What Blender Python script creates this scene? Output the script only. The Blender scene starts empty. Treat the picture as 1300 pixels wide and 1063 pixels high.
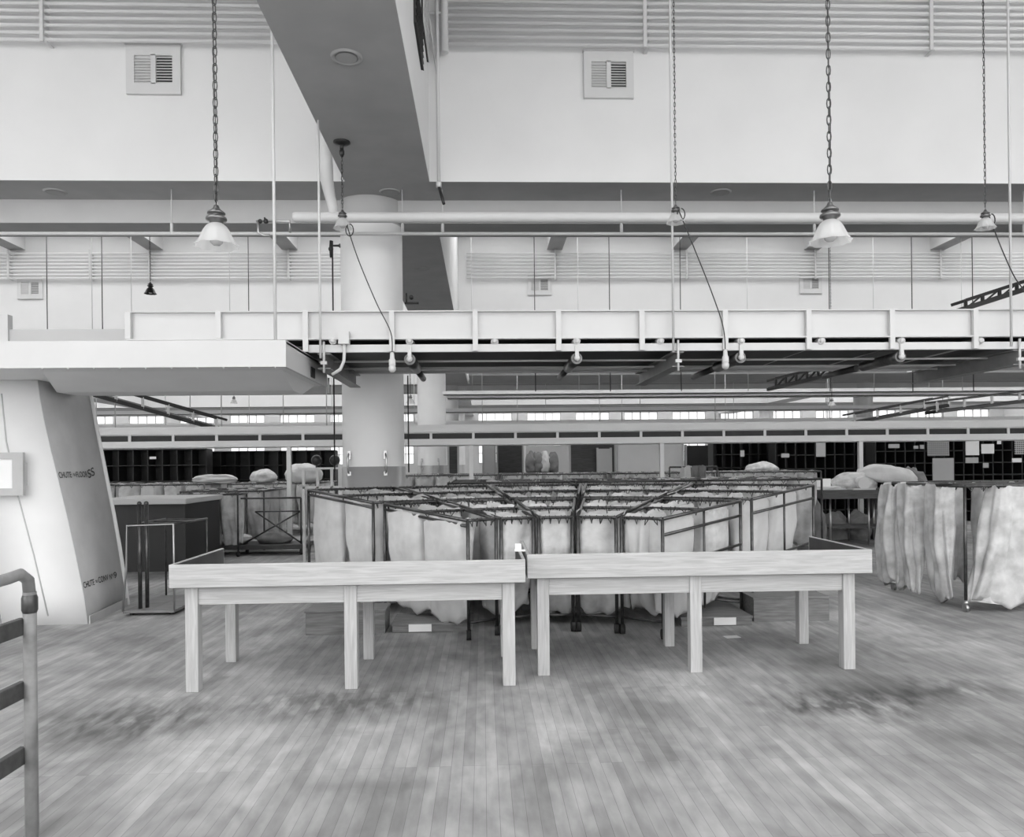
import bpy, bmesh, math, random
from mathutils import Vector, Matrix, noise
random.seed(7)
PI = math.pi
SC = bpy.context.scene
COL = SC.collection
# ------------------------------------------------------------------ camera
F = 980.0; CX = 650.0; CY = 589.6; CAMZ = 1.52
TH = math.radians(2.16); RO = 0.0105
FW = Vector((math.sin(TH), math.cos(TH), 0)); RT = Vector((math.cos(TH), -math.sin(TH), 0)); UP = Vector((0, 0, 1))
def ray(px, py):
    a = (px - CX) / F; b = -(py - CY) / F
    a2 = a * math.cos(RO) + b * math.sin(RO); b2 = -a * math.sin(RO) + b * math.cos(RO)
    return FW + RT * a2 + UP * b2
def P(px, py, Y):
    """point of the depth plane y = Y that the photograph shows at this pixel"""
    r = ray(px, py); t = Y / r.y
    return Vector((r.x * t, Y, CAMZ + r.z * t))
def X(px, py, Y): return P(px, py, Y).x
def Z(px, py, Y): return P(px, py, Y).z
cd = bpy.data.cameras.new('camera'); cam = bpy.data.objects.new('camera', cd); COL.objects.link(cam)
Rc = RT * math.cos(RO) - UP * math.sin(RO); Uc = RT * math.sin(RO) + UP * math.cos(RO)
m = Matrix.Identity(4)
for i in range(3):
    m[i][0] = Rc[i]; m[i][1] = Uc[i]; m[i][2] = -FW[i]
m.translation = (0, 0, CAMZ); cam.matrix_world = m
cd.sensor_width = 36; cd.lens = F / 1300 * 36; cd.shift_x = 0; cd.shift_y = (CY - 531.5) / 1300
cd.clip_end = 200; cd.clip_start = .05
SC.camera = cam

# ------------------------------------------------------------------ materials
def mat(name, v, rough=.6, metal=0., var=.0, scale=6., bump=0., bscale=40., emit=0., trans=0., spec=.5, stretch=(1, 1, 1), stain=0.):
    M = bpy.data.materials.new(name); M.use_nodes = True
    nt = M.node_tree; N = nt.nodes; L = nt.links; b = N['Principled BSDF']
    b.inputs['Base Color'].default_value = (v, v, v, 1); b.inputs['Roughness'].default_value = rough
    b.inputs['Metallic'].default_value = metal; b.inputs['Specular IOR Level'].default_value = spec
    tc = N.new('ShaderNodeTexCoord'); mp = N.new('ShaderNodeMapping'); mp.inputs['Scale'].default_value = stretch
    L.new(tc.outputs['Object'], mp.inputs['Vector'])
    if var > 0:
        n = N.new('ShaderNodeTexNoise'); n.inputs['Scale'].default_value = scale; n.inputs['Detail'].default_value = 6
        L.new(mp.outputs[0], n.inputs['Vector'])
        r = N.new('ShaderNodeValToRGB'); r.color_ramp.elements[0].position = .3; r.color_ramp.elements[1].position = .7
        lo = max(0, v * (1 - var)); hi = min(1, v * (1 + var * .6))
        r.color_ramp.elements[0].color = (lo, lo, lo, 1); r.color_ramp.elements[1].color = (hi, hi, hi, 1)
        L.new(n.outputs['Fac'], r.inputs[0]); out = r.outputs[0]
        if stain > 0:
            n2 = N.new('ShaderNodeTexNoise'); n2.inputs['Scale'].default_value = scale * .8; n2.inputs['Detail'].default_value = 7
            L.new(tc.outputs['Object'], n2.inputs['Vector'])
            r2 = N.new('ShaderNodeValToRGB'); r2.color_ramp.elements[0].position = .50; r2.color_ramp.elements[1].position = .78
            r2.color_ramp.elements[0].color = (1, 1, 1, 1); d = 1 - stain; r2.color_ramp.elements[1].color = (d, d, d, 1)
            mx = N.new('ShaderNodeMixRGB'); mx.blend_type = 'MULTIPLY'; mx.inputs[0].default_value = 1
            L.new(n2.outputs['Fac'], r2.inputs[0]); L.new(out, mx.inputs[1]); L.new(r2.outputs[0], mx.inputs[2]); out = mx.outputs[0]
        L.new(out, b.inputs['Base Color'])
    if bump > 0:
        n3 = N.new('ShaderNodeTexNoise'); n3.inputs['Scale'].default_value = bscale; n3.inputs['Detail'].default_value = 4
        L.new(mp.outputs[0], n3.inputs['Vector'])
        bp = N.new('ShaderNodeBump'); bp.inputs['Strength'].default_value = bump; bp.inputs['Distance'].default_value = .01
        L.new(n3.outputs['Fac'], bp.inputs['Height']); L.new(bp.outputs[0], b.inputs['Normal'])
    if emit > 0:
        b.inputs['Emission Color'].default_value = (1, 1, 1, 1); b.inputs['Emission Strength'].default_value = emit
    if trans > 0: b.inputs['Transmission Weight'].default_value = trans
    return M
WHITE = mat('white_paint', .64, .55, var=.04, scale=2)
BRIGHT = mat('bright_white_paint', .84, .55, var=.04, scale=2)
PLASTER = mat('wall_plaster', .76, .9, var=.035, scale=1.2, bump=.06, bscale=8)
SOFFIT_SHADE = mat('shade_toned_plaster', .42, .9, var=.08, scale=2.5, bump=.05, bscale=10)  # darker copy of the plaster, with the shade of undersides in its colour
LGREY = mat('light_grey_plaster', .55, .8, var=.05, scale=2)
ENAMEL = mat('white_enamel', .82, .3, var=.03, scale=3)
GREYPAINT = mat('grey_paint', .33, .3, var=.08, scale=3)
CHUTE = mat('grey_and_shade_steel', .50, .5, var=.12, scale=3, stain=.1)  # grey of the notice frame; on the chute side it holds the shade
DARKMET = mat('dark_metal', .045, .35, metal=.6)
PIPE = mat('dark_pipe', .10, .3, metal=.75, var=.3, scale=20)
STEEL = mat('steel', .45, .3, metal=.9)
BLACK = mat('black_rubber', .02, .6)
BELT = mat('conveyor_belt', .035, .6, var=.2, scale=5)
DKWOOD = mat('dark_wood', .06, .5, var=.4, scale=4, stretch=(1, 8, 8))
MIDWOOD = mat('worn_wood', .20, .6, var=.35, scale=5, stretch=(1, 10, 10), bump=.1)
CANVAS = mat('canvas', .66, .9, var=.28, scale=6, bump=.8, bscale=9, stain=.45)
CANVAS2 = mat('clean_canvas', .66, .9, var=.14, scale=4, bump=.5, bscale=7, stain=.2)
CANVAS3 = mat('dirty_canvas', .22, .9, var=.3, scale=5, bump=.3, bscale=12, stain=.3)
DKROPE = mat('dark_rope', .07, .9, var=.5, scale=30)
BRASS = mat('dull_brass', .22, .3, metal=.9)
MIDMET = mat('grey_steel_paint', .22, .45, var=.2, scale=6)
PAPER = mat('paper', .88, .8)
INK = mat('black_ink', .03, .7)
CARD = mat('grey_card', .5, .8)
TRAYTOP = mat('tray_lining', .05, .45, var=.3, scale=5)
SKYFILL = mat('added_skylight_glow', .9, .5, emit=4.2)  # glow of the unseen skylight added over the near bay
FARFILL = mat('added_far_skylight_glow', .9, .5, emit=7.5)  # stronger glow of the unseen skylights added over the far bays
def table_wood():
    M = bpy.data.materials.new('light_oak'); M.use_nodes = True; nt = M.node_tree; N = nt.nodes; L = nt.links; b = N['Principled BSDF']
    tc = N.new('ShaderNodeTexCoord'); mp = N.new('ShaderNodeMapping'); mp.inputs['Scale'].default_value = (1.2, 8, 22)
    n = N.new('ShaderNodeTexNoise'); n.inputs['Scale'].default_value = 2.5; n.inputs['Detail'].default_value = 8; n.inputs['Distortion'].default_value = 1.2
    r = N.new('ShaderNodeValToRGB'); r.color_ramp.elements[0].position = .3; r.color_ramp.elements[1].position = .7
    r.color_ramp.elements[0].color = (.40, .40, .40, 1); r.color_ramp.elements[1].color = (.57, .57, .57, 1)
    L.new(tc.outputs['Object'], mp.inputs[0]); L.new(mp.outputs[0], n.inputs['Vector']); L.new(n.outputs['Fac'], r.inputs[0]); L.new(r.outputs[0], b.inputs['Base Color'])
    b.inputs['Roughness'].default_value = .45
    return M
OAK = table_wood()
OAKV = table_wood(); OAKV.name = 'light_oak_upright'; [x for x in OAKV.node_tree.nodes if x.type == 'MAPPING'][0].inputs['Scale'].default_value = (22, 22, 1.2)
def floor_mat():
    M = bpy.data.materials.new('maple_strip_floor'); M.use_nodes = True; nt = M.node_tree; N = nt.nodes; L = nt.links; b = N['Principled BSDF']
    tc = N.new('ShaderNodeTexCoord'); mp = N.new('ShaderNodeMapping'); mp.inputs['Rotation'].default_value = (0, 0, PI / 2)
    L.new(tc.outputs['Object'], mp.inputs[0])
    br = N.new('ShaderNodeTexBrick'); br.inputs['Scale'].default_value = 1; br.inputs['Brick Width'].default_value = 1.3; br.inputs['Row Height'].default_value = .058
    br.inputs['Mortar Size'].default_value = .0012; br.inputs['Mortar Smooth'].default_value = .3; br.offset = .37; br.offset_frequency = 3
    br.inputs['Color1'].default_value = (.36, .36, .36, 1); br.inputs['Color2'].default_value = (.47, .47, .47, 1); br.inputs['Mortar'].default_value = (.24, .24, .24, 1)
    L.new(mp.outputs[0], br.inputs['Vector'])
    def nz(scale, st, lo, hi, p0, p1, detail=5, loc=(0, 0, 0), dist=0.):
        q = N.new('ShaderNodeMapping'); q.inputs['Scale'].default_value = st; q.inputs['Location'].default_value = loc
        L.new(tc.outputs['Object'], q.inputs[0])
        n = N.new('ShaderNodeTexNoise'); n.inputs['Scale'].default_value = scale; n.inputs['Detail'].default_value = detail; n.inputs['Distortion'].default_value = dist
        L.new(q.outputs[0], n.inputs['Vector'])
        r = N.new('ShaderNodeValToRGB'); r.color_ramp.elements[0].position = p0; r.color_ramp.elements[1].position = p1
        r.color_ramp.elements[0].color = (lo,) * 3 + (1,); r.color_ramp.elements[1].color = (hi,) * 3 + (1,)
        L.new(n.outputs['Fac'], r.inputs[0]); return r.outputs[0]
    def mul(a, c):
        mx = N.new('ShaderNodeMixRGB'); mx.blend_type = 'MULTIPLY'; mx.inputs[0].default_value = 1; L.new(a, mx.inputs[1]); L.new(c, mx.inputs[2]); return mx.outputs[0]
    out = mul(br.outputs['Color'], nz(.9, (1, .7, 1), .60, 1.25, .32, .68))
    out = mul(out, nz(5, (3.2, .7, 1), .80, 1.12, .3, .7, detail=10))
    out = mul(out, nz(2.6, (1, .8, 1), .80, 1.06, .38, .60, loc=(3, 5, 0), detail=9, dist=.6))
    # worn scuff patches where carts turn: four real patches on the boards
    for (x, y, rx, ry, s) in ((2.3, 4.75, .85, .5, .35), (-.95, 5.0, .9, .5, .5), (-2.1, 4.75, .75, .6, .45), (3.0, 5.0, .6, .4, .5)):
        q = N.new('ShaderNodeMapping'); q.vector_type = 'TEXTURE'; q.inputs['Location'].default_value = (x, y, 0); q.inputs['Scale'].default_value = (rx, ry, 10)
        L.new(tc.outputs['Object'], q.inputs[0])
        g = N.new('ShaderNodeTexGradient'); g.gradient_type = 'SPHERICAL'; L.new(q.outputs[0], g.inputs[0])
        ns = nz(5, (2.4, .8, 1), 0, 1, .34, .70, detail=10, loc=(x, y, 0), dist=.3)
        mm = N.new('ShaderNodeMath'); mm.operation = 'MULTIPLY'; L.new(g.outputs['Fac'], mm.inputs[0]); L.new(ns, mm.inputs[1])
        r = N.new('ShaderNodeValToRGB'); r.color_ramp.elements[0].position = 0; r.color_ramp.elements[1].position = .5
        r.color_ramp.elements[0].color = (1, 1, 1, 1); r.color_ramp.elements[1].color = (s, s, s, 1); L.new(mm.outputs[0], r.inputs[0])
        out = mul(out, r.outputs[0])
    L.new(out, b.inputs['Base Color']); b.inputs['Roughness'].default_value = .55; b.inputs['Specular IOR Level'].default_value = .22
    return M
FLOOR = floor_mat()
def glass_mat(name):
    M = bpy.data.materials.new(name); M.use_nodes = True; nt = M.node_tree; N = nt.nodes; L = nt.links; b = N['Principled BSDF']
    b.inputs['Base Color'].default_value = (.9, .9, .9, 1); b.inputs['Roughness'].default_value = .25
    t = N.new('ShaderNodeBsdfTranslucent'); t.inputs[0].default_value = (.95, .95, .95, 1)
    tr = N.new('ShaderNodeBsdfTransparent'); m1 = N.new('ShaderNodeMixShader'); m1.inputs[0].default_value = .5
    m2 = N.new('ShaderNodeMixShader'); m2.inputs[0].default_value = .3
    L.new(b.outputs[0], m1.inputs[1]); L.new(t.outputs[0], m1.inputs[2]); L.new(m1.outputs[0], m2.inputs[1]); L.new(tr.outputs[0], m2.inputs[2])
    L.new(m2.outputs[0], N['Material Output'].inputs[0]); return M
FROST = glass_mat('frosted_glass')
BULB = mat('bulb_glass', .55, .08, spec=.9)

# ------------------------------------------------------------------ mesh helpers
class MB:
    def __init__(s): s.v = []; s.f = []; s.sm = []
    def add(s, vs, fs, smooth=False):
        o = len(s.v); s.v += [Vector(v) for v in vs]; s.f += [tuple(i + o for i in f) for f in fs]; s.sm += [smooth] * len(fs); return s
    def box(s, x0, x1, y0, y1, z0, z1, rz=0, c=None):
        vs = [Vector((x, y, z)) for z in (z0, z1) for y in (y0, y1) for x in (x0, x1)]
        if rz:
            c = Vector(c or ((x0 + x1) / 2, (y0 + y1) / 2, 0)); R = Matrix.Rotation(rz, 3, 'Z'); vs = [R @ (v - c) + c for v in vs]
        return s.add(vs, [(0, 2, 3, 1), (4, 5, 7, 6), (0, 1, 5, 4), (2, 6, 7, 3), (0, 4, 6, 2), (1, 3, 7, 5)])
    def prism(s, pts, d):
        """pts: a loop of 3-D points, d: extrusion vector"""
        n = len(pts); d = Vector(d); vs = [Vector(p) for p in pts] + [Vector(p) + d for p in pts]
        fs = [tuple(range(n))[::-1], tuple(range(n, 2 * n))] + [(i, (i + 1) % n, n + (i + 1) % n, n + i) for i in range(n)]
        return s.add(vs, fs)
    def bar(s, a, b, w, h, up=(0, 0, 1)):
        a = Vector(a); b = Vector(b); d = (b - a).normalized(); u = Vector(up)
        if abs(d.dot(u)) > .99: u = Vector((0, 1, 0))
        r = d.cross(u).normalized(); u = r.cross(d); r *= w / 2; u *= h / 2
        vs = [p + i * r + j * u for p in (a, b) for i, j in ((-1, -1), (1, -1), (1, 1), (-1, 1))]
        return s.add(vs, [(0, 1, 2, 3), (7, 6, 5, 4), (0, 4, 5, 1), (1, 5, 6, 2), (2, 6, 7, 3), (3, 7, 4, 0)])
    def tube(s, pts, r, n=8, caps=True):
        pts = [Vector(p) for p in pts]; rs = r if isinstance(r, (list, tuple)) else [r] * len(pts)
        vs = []; fs = []; prev = None
        for i, p in enumerate(pts):
            d = (pts[min(i + 1, len(pts) - 1)] - pts[max(i - 1, 0)]).normalized()
            if prev is None:
                u = Vector((0, 0, 1)) if abs(d.z) < .9 else Vector((1, 0, 0)); a = d.cross(u).normalized()
            else: a = (prev - d * prev.dot(d)).normalized()
            prev = a; b = d.cross(a)
            vs += [p + (a * math.cos(2 * PI * k / n) + b * math.sin(2 * PI * k / n)) * rs[i] for k in range(n)]
        for i in range(len(pts) - 1):
            for k in range(n):
                q = (k + 1) % n; fs.append((i * n + k, i * n + q, (i + 1) * n + q, (i + 1) * n + k))
        s.add(vs, fs, True)
        if caps:
            o = len(s.v) - len(vs); s.f += [tuple(o + k for k in range(n))[::-1], tuple(o + (len(pts) - 1) * n + k for k in range(n))]; s.sm += [False, False]
        return s
    def lathe(s, prof, c, n=24, wave=0, nw=8):
        c = Vector(c); vs = []; fs = []; m = len(prof)
        for j, (r, z) in enumerate(prof):
            for k in range(n):
                a = 2 * PI * k / n; rr = r * (1 + wave * (j / (m - 1)) ** 2 * math.cos(nw * a)); vs.append(c + Vector((rr * math.cos(a), rr * math.sin(a), z)))
        for j in range(m - 1):
            for k in range(n):
                q = (k + 1) % n; fs.append((j * n + k, j * n + q, (j + 1) * n + q, (j + 1) * n + k))
        return s.add(vs, fs, True)
    def ball(s, c, r, sz=1, n=14, m=9):
        return s.lathe([(max(1e-4, r * math.sin(PI * j / m)), -r * sz * math.cos(PI * j / m)) for j in range(m + 1)], c, n)
    def build(s, name, material, parent=None, loc=None, rz=0, label=None, cat=None, group=None, kind=None, bevel=0, recalc=True):
        me = bpy.data.meshes.new(name); bc = Vector((0, 0, 0))
        if loc == 'auto' and s.v:
            xs = [v.x for v in s.v]; ys = [v.y for v in s.v]; zs = [v.z for v in s.v]
            bc = Vector(((min(xs) + max(xs)) / 2, (min(ys) + max(ys)) / 2, min(zs))); me.from_pydata([v - bc for v in s.v], [], s.f); loc = bc
        else: me.from_pydata(s.v, [], s.f)
        if recalc:
            bm = bmesh.new(); bm.from_mesh(me); bmesh.ops.recalc_face_normals(bm, faces=bm.faces); bm.to_mesh(me); bm.free()
        if len(me.polygons) == len(s.sm): me.polygons.foreach_set('use_smooth', s.sm)
        me.materials.append(material); me.update()
        o = bpy.data.objects.new(name, me); COL.objects.link(o)
        if loc is not None: o.location = loc
        o.rotation_euler.z = rz
        if parent: o.parent = parent
        if bevel:
            b = o.modifiers.new('bevel', 'BEVEL'); b.width = bevel; b.segments = 2; b.limit_method = 'ANGLE'
        tag(o, label, cat, group, kind); return o
def tag(o, label=None, cat=None, group=None, kind=None):
    if label: o['label'] = label
    if cat: o['category'] = cat
    if group: o['group'] = group
    if kind: o['kind'] = kind
    return o
def thing(name, label, cat, loc=(0, 0, 0), rz=0, group=None):
    o = bpy.data.objects.new(name, None); COL.objects.link(o); o.location = loc; o.rotation_euler.z = rz; o.empty_display_size = .1
    return tag(o, label, cat, group)
def struct(name, mb, material, parent=None, **k):
    return mb.build(name, material, parent, kind=None if parent else 'structure', **k)
KIDS = {}
def dup(o, loc=None, rz=None, label=None, parent=None):
    c = o.copy(); COL.objects.link(c)
    if parent: c.parent = parent
    if loc is not None: c.location = loc
    if rz is not None: c.rotation_euler.z = rz
    if label: c['label'] = label
    for ch in [x for x in KIDS.get(o.name, [])]: dup(ch, parent=c)
    return c
def kids(o, *ch): KIDS.setdefault(o.name, []).extend(ch); return o

# ------------------------------------------------------------------ room shell
HS = 4.80; HB = 4.53; HC = 7.7
XL, XR, YB, YF = -32.0, 36.0, -5.0, 52.0
Y1 = 9.0; BAY = 11.25
GX0, GX1 = X(438, 231, Y1), X(545, 230, Y1)          # girder over the near column
HS = Z(545, 231, Y1)
struct('floor', MB().box(XL, XR, YB, YF, -.2, 0), FLOOR)
beamY = [Y1 + BAY * k for k in range(4)]
GIRD = [(GX0, GX1), (GX0 + 17.6, GX1 + 17.6), (GX0 - 17.6, GX1 - 17.6)]
# ceiling slab; unseen skylight openings are added to light every bay
bays = [(YB, Y1)] + [(beamY[k] + 1.22, beamY[k + 1]) for k in range(3)] + [(beamY[3] + 1.22, YF)]
cb = MB(); nwin = 1
for (a, b) in bays:
    mid0, mid1 = (a + (b - a) * .05, a + (b - a) * .62) if a < 0 else (a + (b - a) * .50, a + (b - a) * .90)
    cb.box(XL, XR, a - 1.3, mid0, HC, HC + .25); cb.box(XL, XR, mid1, b + .02, HC, HC + .25)
    for (xa, xb) in ((XL, -31), (GX0 - 17.6, GX1 - 17.6), (GX0, GX1), (GX0 + 17.6, GX1 + 17.6), (35, XR)):
        cb.box(xa, xb, mid0, mid1, HC, HC + .25)
    for (xa, xb) in ((-31, GX0 - 17.6), (GX1 - 17.6, GX0), (GX1, GX0 + 17.6), (GX1 + 17.6, 35)):
        w = MB(); n = 8
        for k in range(n + 1):
            xx = xa + (xb - xa) * k / n; w.box(xx - .03, xx + .03, mid0, mid1, HC + .02, HC + .12)
        fr = struct('window_%d' % nwin, w, WHITE); nwin += 1
        MB().box(xa, xb, mid0, mid1, HC + .14, HC + .16).build('added_skylight_pane', SKYFILL if a < 5 else FARFILL, fr)
struct('ceiling', cb, PLASTER)
nt_ = 1
for k, y in enumerate(beamY):
    s = MB()
    s.box(XL, XR, y, y + .63, HS + .004, HC)
    struct('trim_%d' % nt_, s, PLASTER); nt_ += 1
    struct('trim_%d' % nt_, MB().box(XL, XR, y + .63, y + 1.2, HB, HC), LGREY); nt_ += 1
    struct('trim_%d' % nt_, MB().box(XL, XR, y - .002, y + .632, HS, HS + .003).box(XL, XR, y + .632, y + 1.202, HB - .004, HB - .001), SOFFIT_SHADE); nt_ += 1  # thin underside sheets carry the soffit shade as colour
for (a, b) in GIRD:
    s = MB(); s.box(a, b, YB, YF, HS + .012, HC); struct('trim_%d' % nt_, s, PLASTER); nt_ += 1
    s = MB(); s.box(a - .001, b + .001, YB, YF, HS - .002, HS + .011); struct('trim_%d' % nt_, s, SOFFIT_SHADE); nt_ += 1
# ribs of every bay, running in depth under the ceiling
rib = MB()
ribx = [X(px, 318, beamY[1]) for px in (-146, 22, 197, 368, 704, 862, 1030, 1190, 1360)]
HR = Z(704, 317, beamY[1])
for x in ribx:
    for (a, b) in bays[:4]: rib.box(x - .2, x + .2, a - .1, b + .01, HR, HC)
struct('trim_%d' % nt_, rib, PLASTER); nt_ += 1
rs = MB()
for x in ribx:
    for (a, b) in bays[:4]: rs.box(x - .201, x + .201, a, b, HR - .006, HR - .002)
struct('trim_%d' % nt_, rs, SOFFIT_SHADE); nt_ += 1
# lower flat ceiling strip on the right in front of the third beam
struct('trim_%d' % nt_, MB().box(GX1 + .1, XR, 28.6, 31.4, HS, HS + .3), SOFFIT_SHADE); nt_ += 1
struct('trim_%d' % nt_, MB().box(GX1 + .1, XR, 32.75, 35, HB, HS + .3), SOFFIT_SHADE); nt_ += 1
# outer walls
def wall_with_windows(name, fixed, horiz, x0, x1, wins, z0, z1, H=HC + .2, t=.3, inward=1, glass=SKYFILL, nx=4, nz=5):
    """wall in the plane y=fixed (horiz) or x=fixed, openings listed as (a,b)"""
    global nwin
    s = MB()
    def bx(mb, a, b, za, zb, o0, o1):
        lo, hi = fixed + min(o0, o1), fixed + max(o0, o1)
        if horiz: mb.box(a, b, lo, hi, za, zb)
        else: mb.box(lo, hi, a, b, za, zb)
    c = x0
    for (a, b) in wins:
        bx(s, c, a, 0, H, 0, t * inward); bx(s, a, b, 0, z0, 0, t * inward); bx(s, a, b, z1, H, 0, t * inward); c = b
    bx(s, c, x1, 0, H, 0, t * inward)
    struct(name, s, WHITE)
    for (a, b) in wins:
        w = MB()
        for k in range(nx + 1):
            q = a + (b - a) * k / nx; e = .05 if k in (0, nx) else .025; bx(w, q - e, q + e, z0, z1, .05 * inward, .15 * inward)
        for k in range(nz + 1):
            q = z0 + (z1 - z0) * k / nz; e = .05 if k in (0, nz) else .025; bx(w, a, b, q - e, q + e, .05 * inward, .15 * inward)
        fr = struct('window_%d' % nwin, w, LGREY); nwin += 1
        g = MB(); bx(g, a, b, z0, z1, .16 * inward, .17 * inward); g.build('window_pane', glass, fr)
PANE = mat('bright_window_pane', .9, .4, emit=2.2)
BACKPANE = mat('front_window_pane', .9, .4, emit=8.4)
SIDEPANE = mat('side_window_pane', .9, .4, emit=1.5)
wall_with_windows('wall_back', YF, True, XL, XR, [(-30 + k * 3.3, -30 + k * 3.3 + 2.3) for k in range(20)], 1.6, 5.0, glass=PANE)
wall_with_windows('wall_front', YB, True, XL, XR, [(-20 + k * 4.1, -20 + k * 4.1 + 3.3) for k in range(10)], .9, 7.0, inward=-1, glass=BACKPANE)
wall_with_windows('wall_left', XL, False, YB, YF, [(-3 + k * 3.6, -3 + k * 3.6 + 2.6) for k in range(15)], 1.0, 6.8, inward=-1, glass=SIDEPANE)
wall_with_windows('wall_right', XR, False, YB, YF, [(-3 + k * 3.6, -3 + k * 3.6 + 2.6) for k in range(15)], 1.0, 6.8, inward=1, glass=SIDEPANE)

# ------------------------------------------------------------------ columns
CYY = 9.82
def column(cx, cy, label, r=.385, clips=True):
    t = thing('column', label, 'column', (cx, cy, 0))
    MB().lathe([(r + .0, 1.50), (r, HS - .62), (r + .0, HS - .30)], (0, 0, 0), 48).build('column_shaft', BRIGHT, t)
    MB().lathe([(r, HS - .30), (r + .02, HS - .28), (r + .02, HS + .004)], (0, 0, 0), 48).build('column_capital', LGREY, t, label='slightly darker cap of the column under the beam')
    MB().lathe([(r + .012, 0), (r + .012, 1.505), (r, 1.51)], (0, 0, 0), 48).build('column_base', GREYPAINT, t, label='dark grey painted band around the foot')
    if clips:
        for a in (-62, -128):
            a = math.radians(a); c = Vector((math.cos(a), math.sin(a), 0)) * (r + .025)
            b = MB().tube([c + Vector((0, 0, 1.42)), c * 1.06 + Vector((0, 0, 1.46)), c * 1.06 + Vector((0, 0, 1.62)), c + Vector((0, 0, 1.68))], .012, 6)
            b.box(c.x - .02, c.x + .02, c.y - .012, c.y + .02, 1.60, 1.70); b.box(c.x - .02, c.x + .02, c.y - .012, c.y + .02, 1.40, 1.45)
            b.build('guard_clip', STEEL, t)
    return t
cx = (X(435.5, 540, CYY) + X(512.5, 540, CYY)) / 2
column(cx, CYY, 'thick round white column with a dark foot behind the left table')
column(cx, CYY + BAY, 'second round white column, smaller, just right of the nearest column')
column(cx, CYY + 2 * BAY, 'third column of the row, mostly hidden behind the second', clips=False)
column(cx, CYY + 3 * BAY, 'farthest round column of the row near the back windows', clips=False)
column(cx + 17.6, CYY + 2 * BAY, 'round white column far right behind the overhead conveyors', clips=False)
column(cx + 17.6, CYY + 3 * BAY, 'round column farthest right near the back windows', clips=False)

# ------------------------------------------------------------------ heating pipe coils on the beam faces
def coil(xa, xb, y, label, n, z0, dz, ups, r=.026):
    t = thing('heating_coil', label, 'heating pipes', ((xa + xb) / 2, y, z0)); L = Vector(t.location)
    for k in range(n):
        MB().tube([Vector((xa, y - .12, z0 + k * dz)) - L, Vector((xb, y - .12, z0 + k * dz)) - L], r * .85, 8).build('coil_pipe', BRIGHT, t)
    for u in ups:
        b = MB(); b.bar(Vector((u, y - .165, z0 - .04)) - L, Vector((u, y - .165, z0 + n * dz)) - L, .04, .02, (0, 1, 0))
        for k in range(n): b.box(u - L.x + .01, u - L.x + .05, -.15, 0, k * dz - .035, k * dz - .025)
        b.build('pipe_hanger', WHITE, t)
    return t
zc = Z(300, 53, Y1 - .12)
coil(XL, GX0 - .02, Y1, 'white heating pipes high on the near beam wall, left of the girder', 12, zc, .0815, [X(63, 30, Y1), X(63, 30, Y1) - 3.4])
coil(GX1 + .22, XR, Y1, 'white heating pipes high on the near beam wall, right of the girder', 12, zc, .0815, [X(p, 30, Y1) for p in (815, 1172)])
t = thing('coil_header', 'thick vertical header pipe at the left end of the right heating coil', 'pipe', (GX1 + .2, Y1 - .12, zc - .1))
MB().tube([(0, 0, 0), (0, 0, 1.2)], .045, 10).build('header_pipe', WHITE, t)
MB().tube([(0, 0, .45), (-.24, 0, .45)], .02, 8).build('branch_pipe', WHITE, t)
zc2 = Z(300, 353, beamY[1] - .12)
coil(XL, GX0 - .02, beamY[1], 'heating pipes on the second beam wall, left of the girder', 8, zc2, .09, [X(p, 335, beamY[1]) for p in (15, 118, 193, 368)])
coil(GX1 + .22, XR, beamY[1], 'heating pipes on the second beam wall, right of the girder', 8, zc2, .09, [X(p, 335, beamY[1]) for p in (704, 870, 1032, 1190)])
coil(XL, GX0 - .02, beamY[2], 'heating pipes on the third beam wall, left, above the far racks', 8, zc2, .09, [-6, -3, -12])
coil(GX1 + .22, XR, beamY[2], 'heating pipes on the third beam wall, right, above the far racks', 8, zc2, .09, [3, 8, 13])

# ventilation grilles
def grille(x0, x1, z0, z1, y, label, dark=True):
    t = thing('wall_vent', label, 'vent', ((x0 + x1) / 2, y, z0)); w = (x1 - x0) / 2; h = z1 - z0
    b = MB(); e = w * .3; mid = w * .09
    b.box(-w, -w + e, -.04, 0, 0, h); b.box(w - e, w, -.04, 0, 0, h); b.box(-w + e, w - e, -.04, 0, 0, h * .22); b.box(-w + e, w - e, -.04, 0, h * .78, h); b.box(-mid, mid, -.04, 0, h * .2, h * .8)
    b.box(-w - .01, w + .01, -.055, 0, h, h + .02)
    b.build('vent_frame', WHITE, t)
    MB().box(-w + e, w - e, -.006, -.002, h * .22, h * .78).build('vent_back', BLACK, t)
    s = MB(); n = 10
    for k in range(n):
        z = h * .22 + h * .56 * (k + .5) / n
        for (a, c, tl) in ((-w + e, -mid, .022), (mid, w - e, .012)):
            s.add([(a, -.035, z - tl * .9), (c, -.035, z - tl * .9), (c, -.01, z + tl), (a, -.01, z + tl), (a, -.031, z - tl * .9 - .004), (c, -.031, z - tl * .9 - .004), (c, -.006, z + tl - .004), (a, -.006, z + tl - .004)], [(0, 1, 2, 3), (7, 6, 5, 4), (0, 4, 5, 1), (3, 2, 6, 7), (0, 3, 7, 4), (1, 5, 6, 2)])
    s.build('louvre_slats', WHITE, t)
for (a, b, c, d, y, l) in ((162, 231, 121, 58, Y1, 'square louvred vent on the near beam wall, upper left'), (741, 804, 126, 67, Y1, 'square louvred vent on the near beam wall, right of the girder'),
                        (23, 55, 380, 353, beamY[1], 'small square vent on the second beam wall, far left'), (670, 700, 375, 349, beamY[1], 'small vent on the second beam wall, right of the column'),
                        (1015, 1043, 373, 347, beamY[1], 'small vent on the second beam wall, far right')):
    grille(X(a, c, y), X(b, c, y), Z(a, c, y), Z(a, d, y), y, l)
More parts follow.
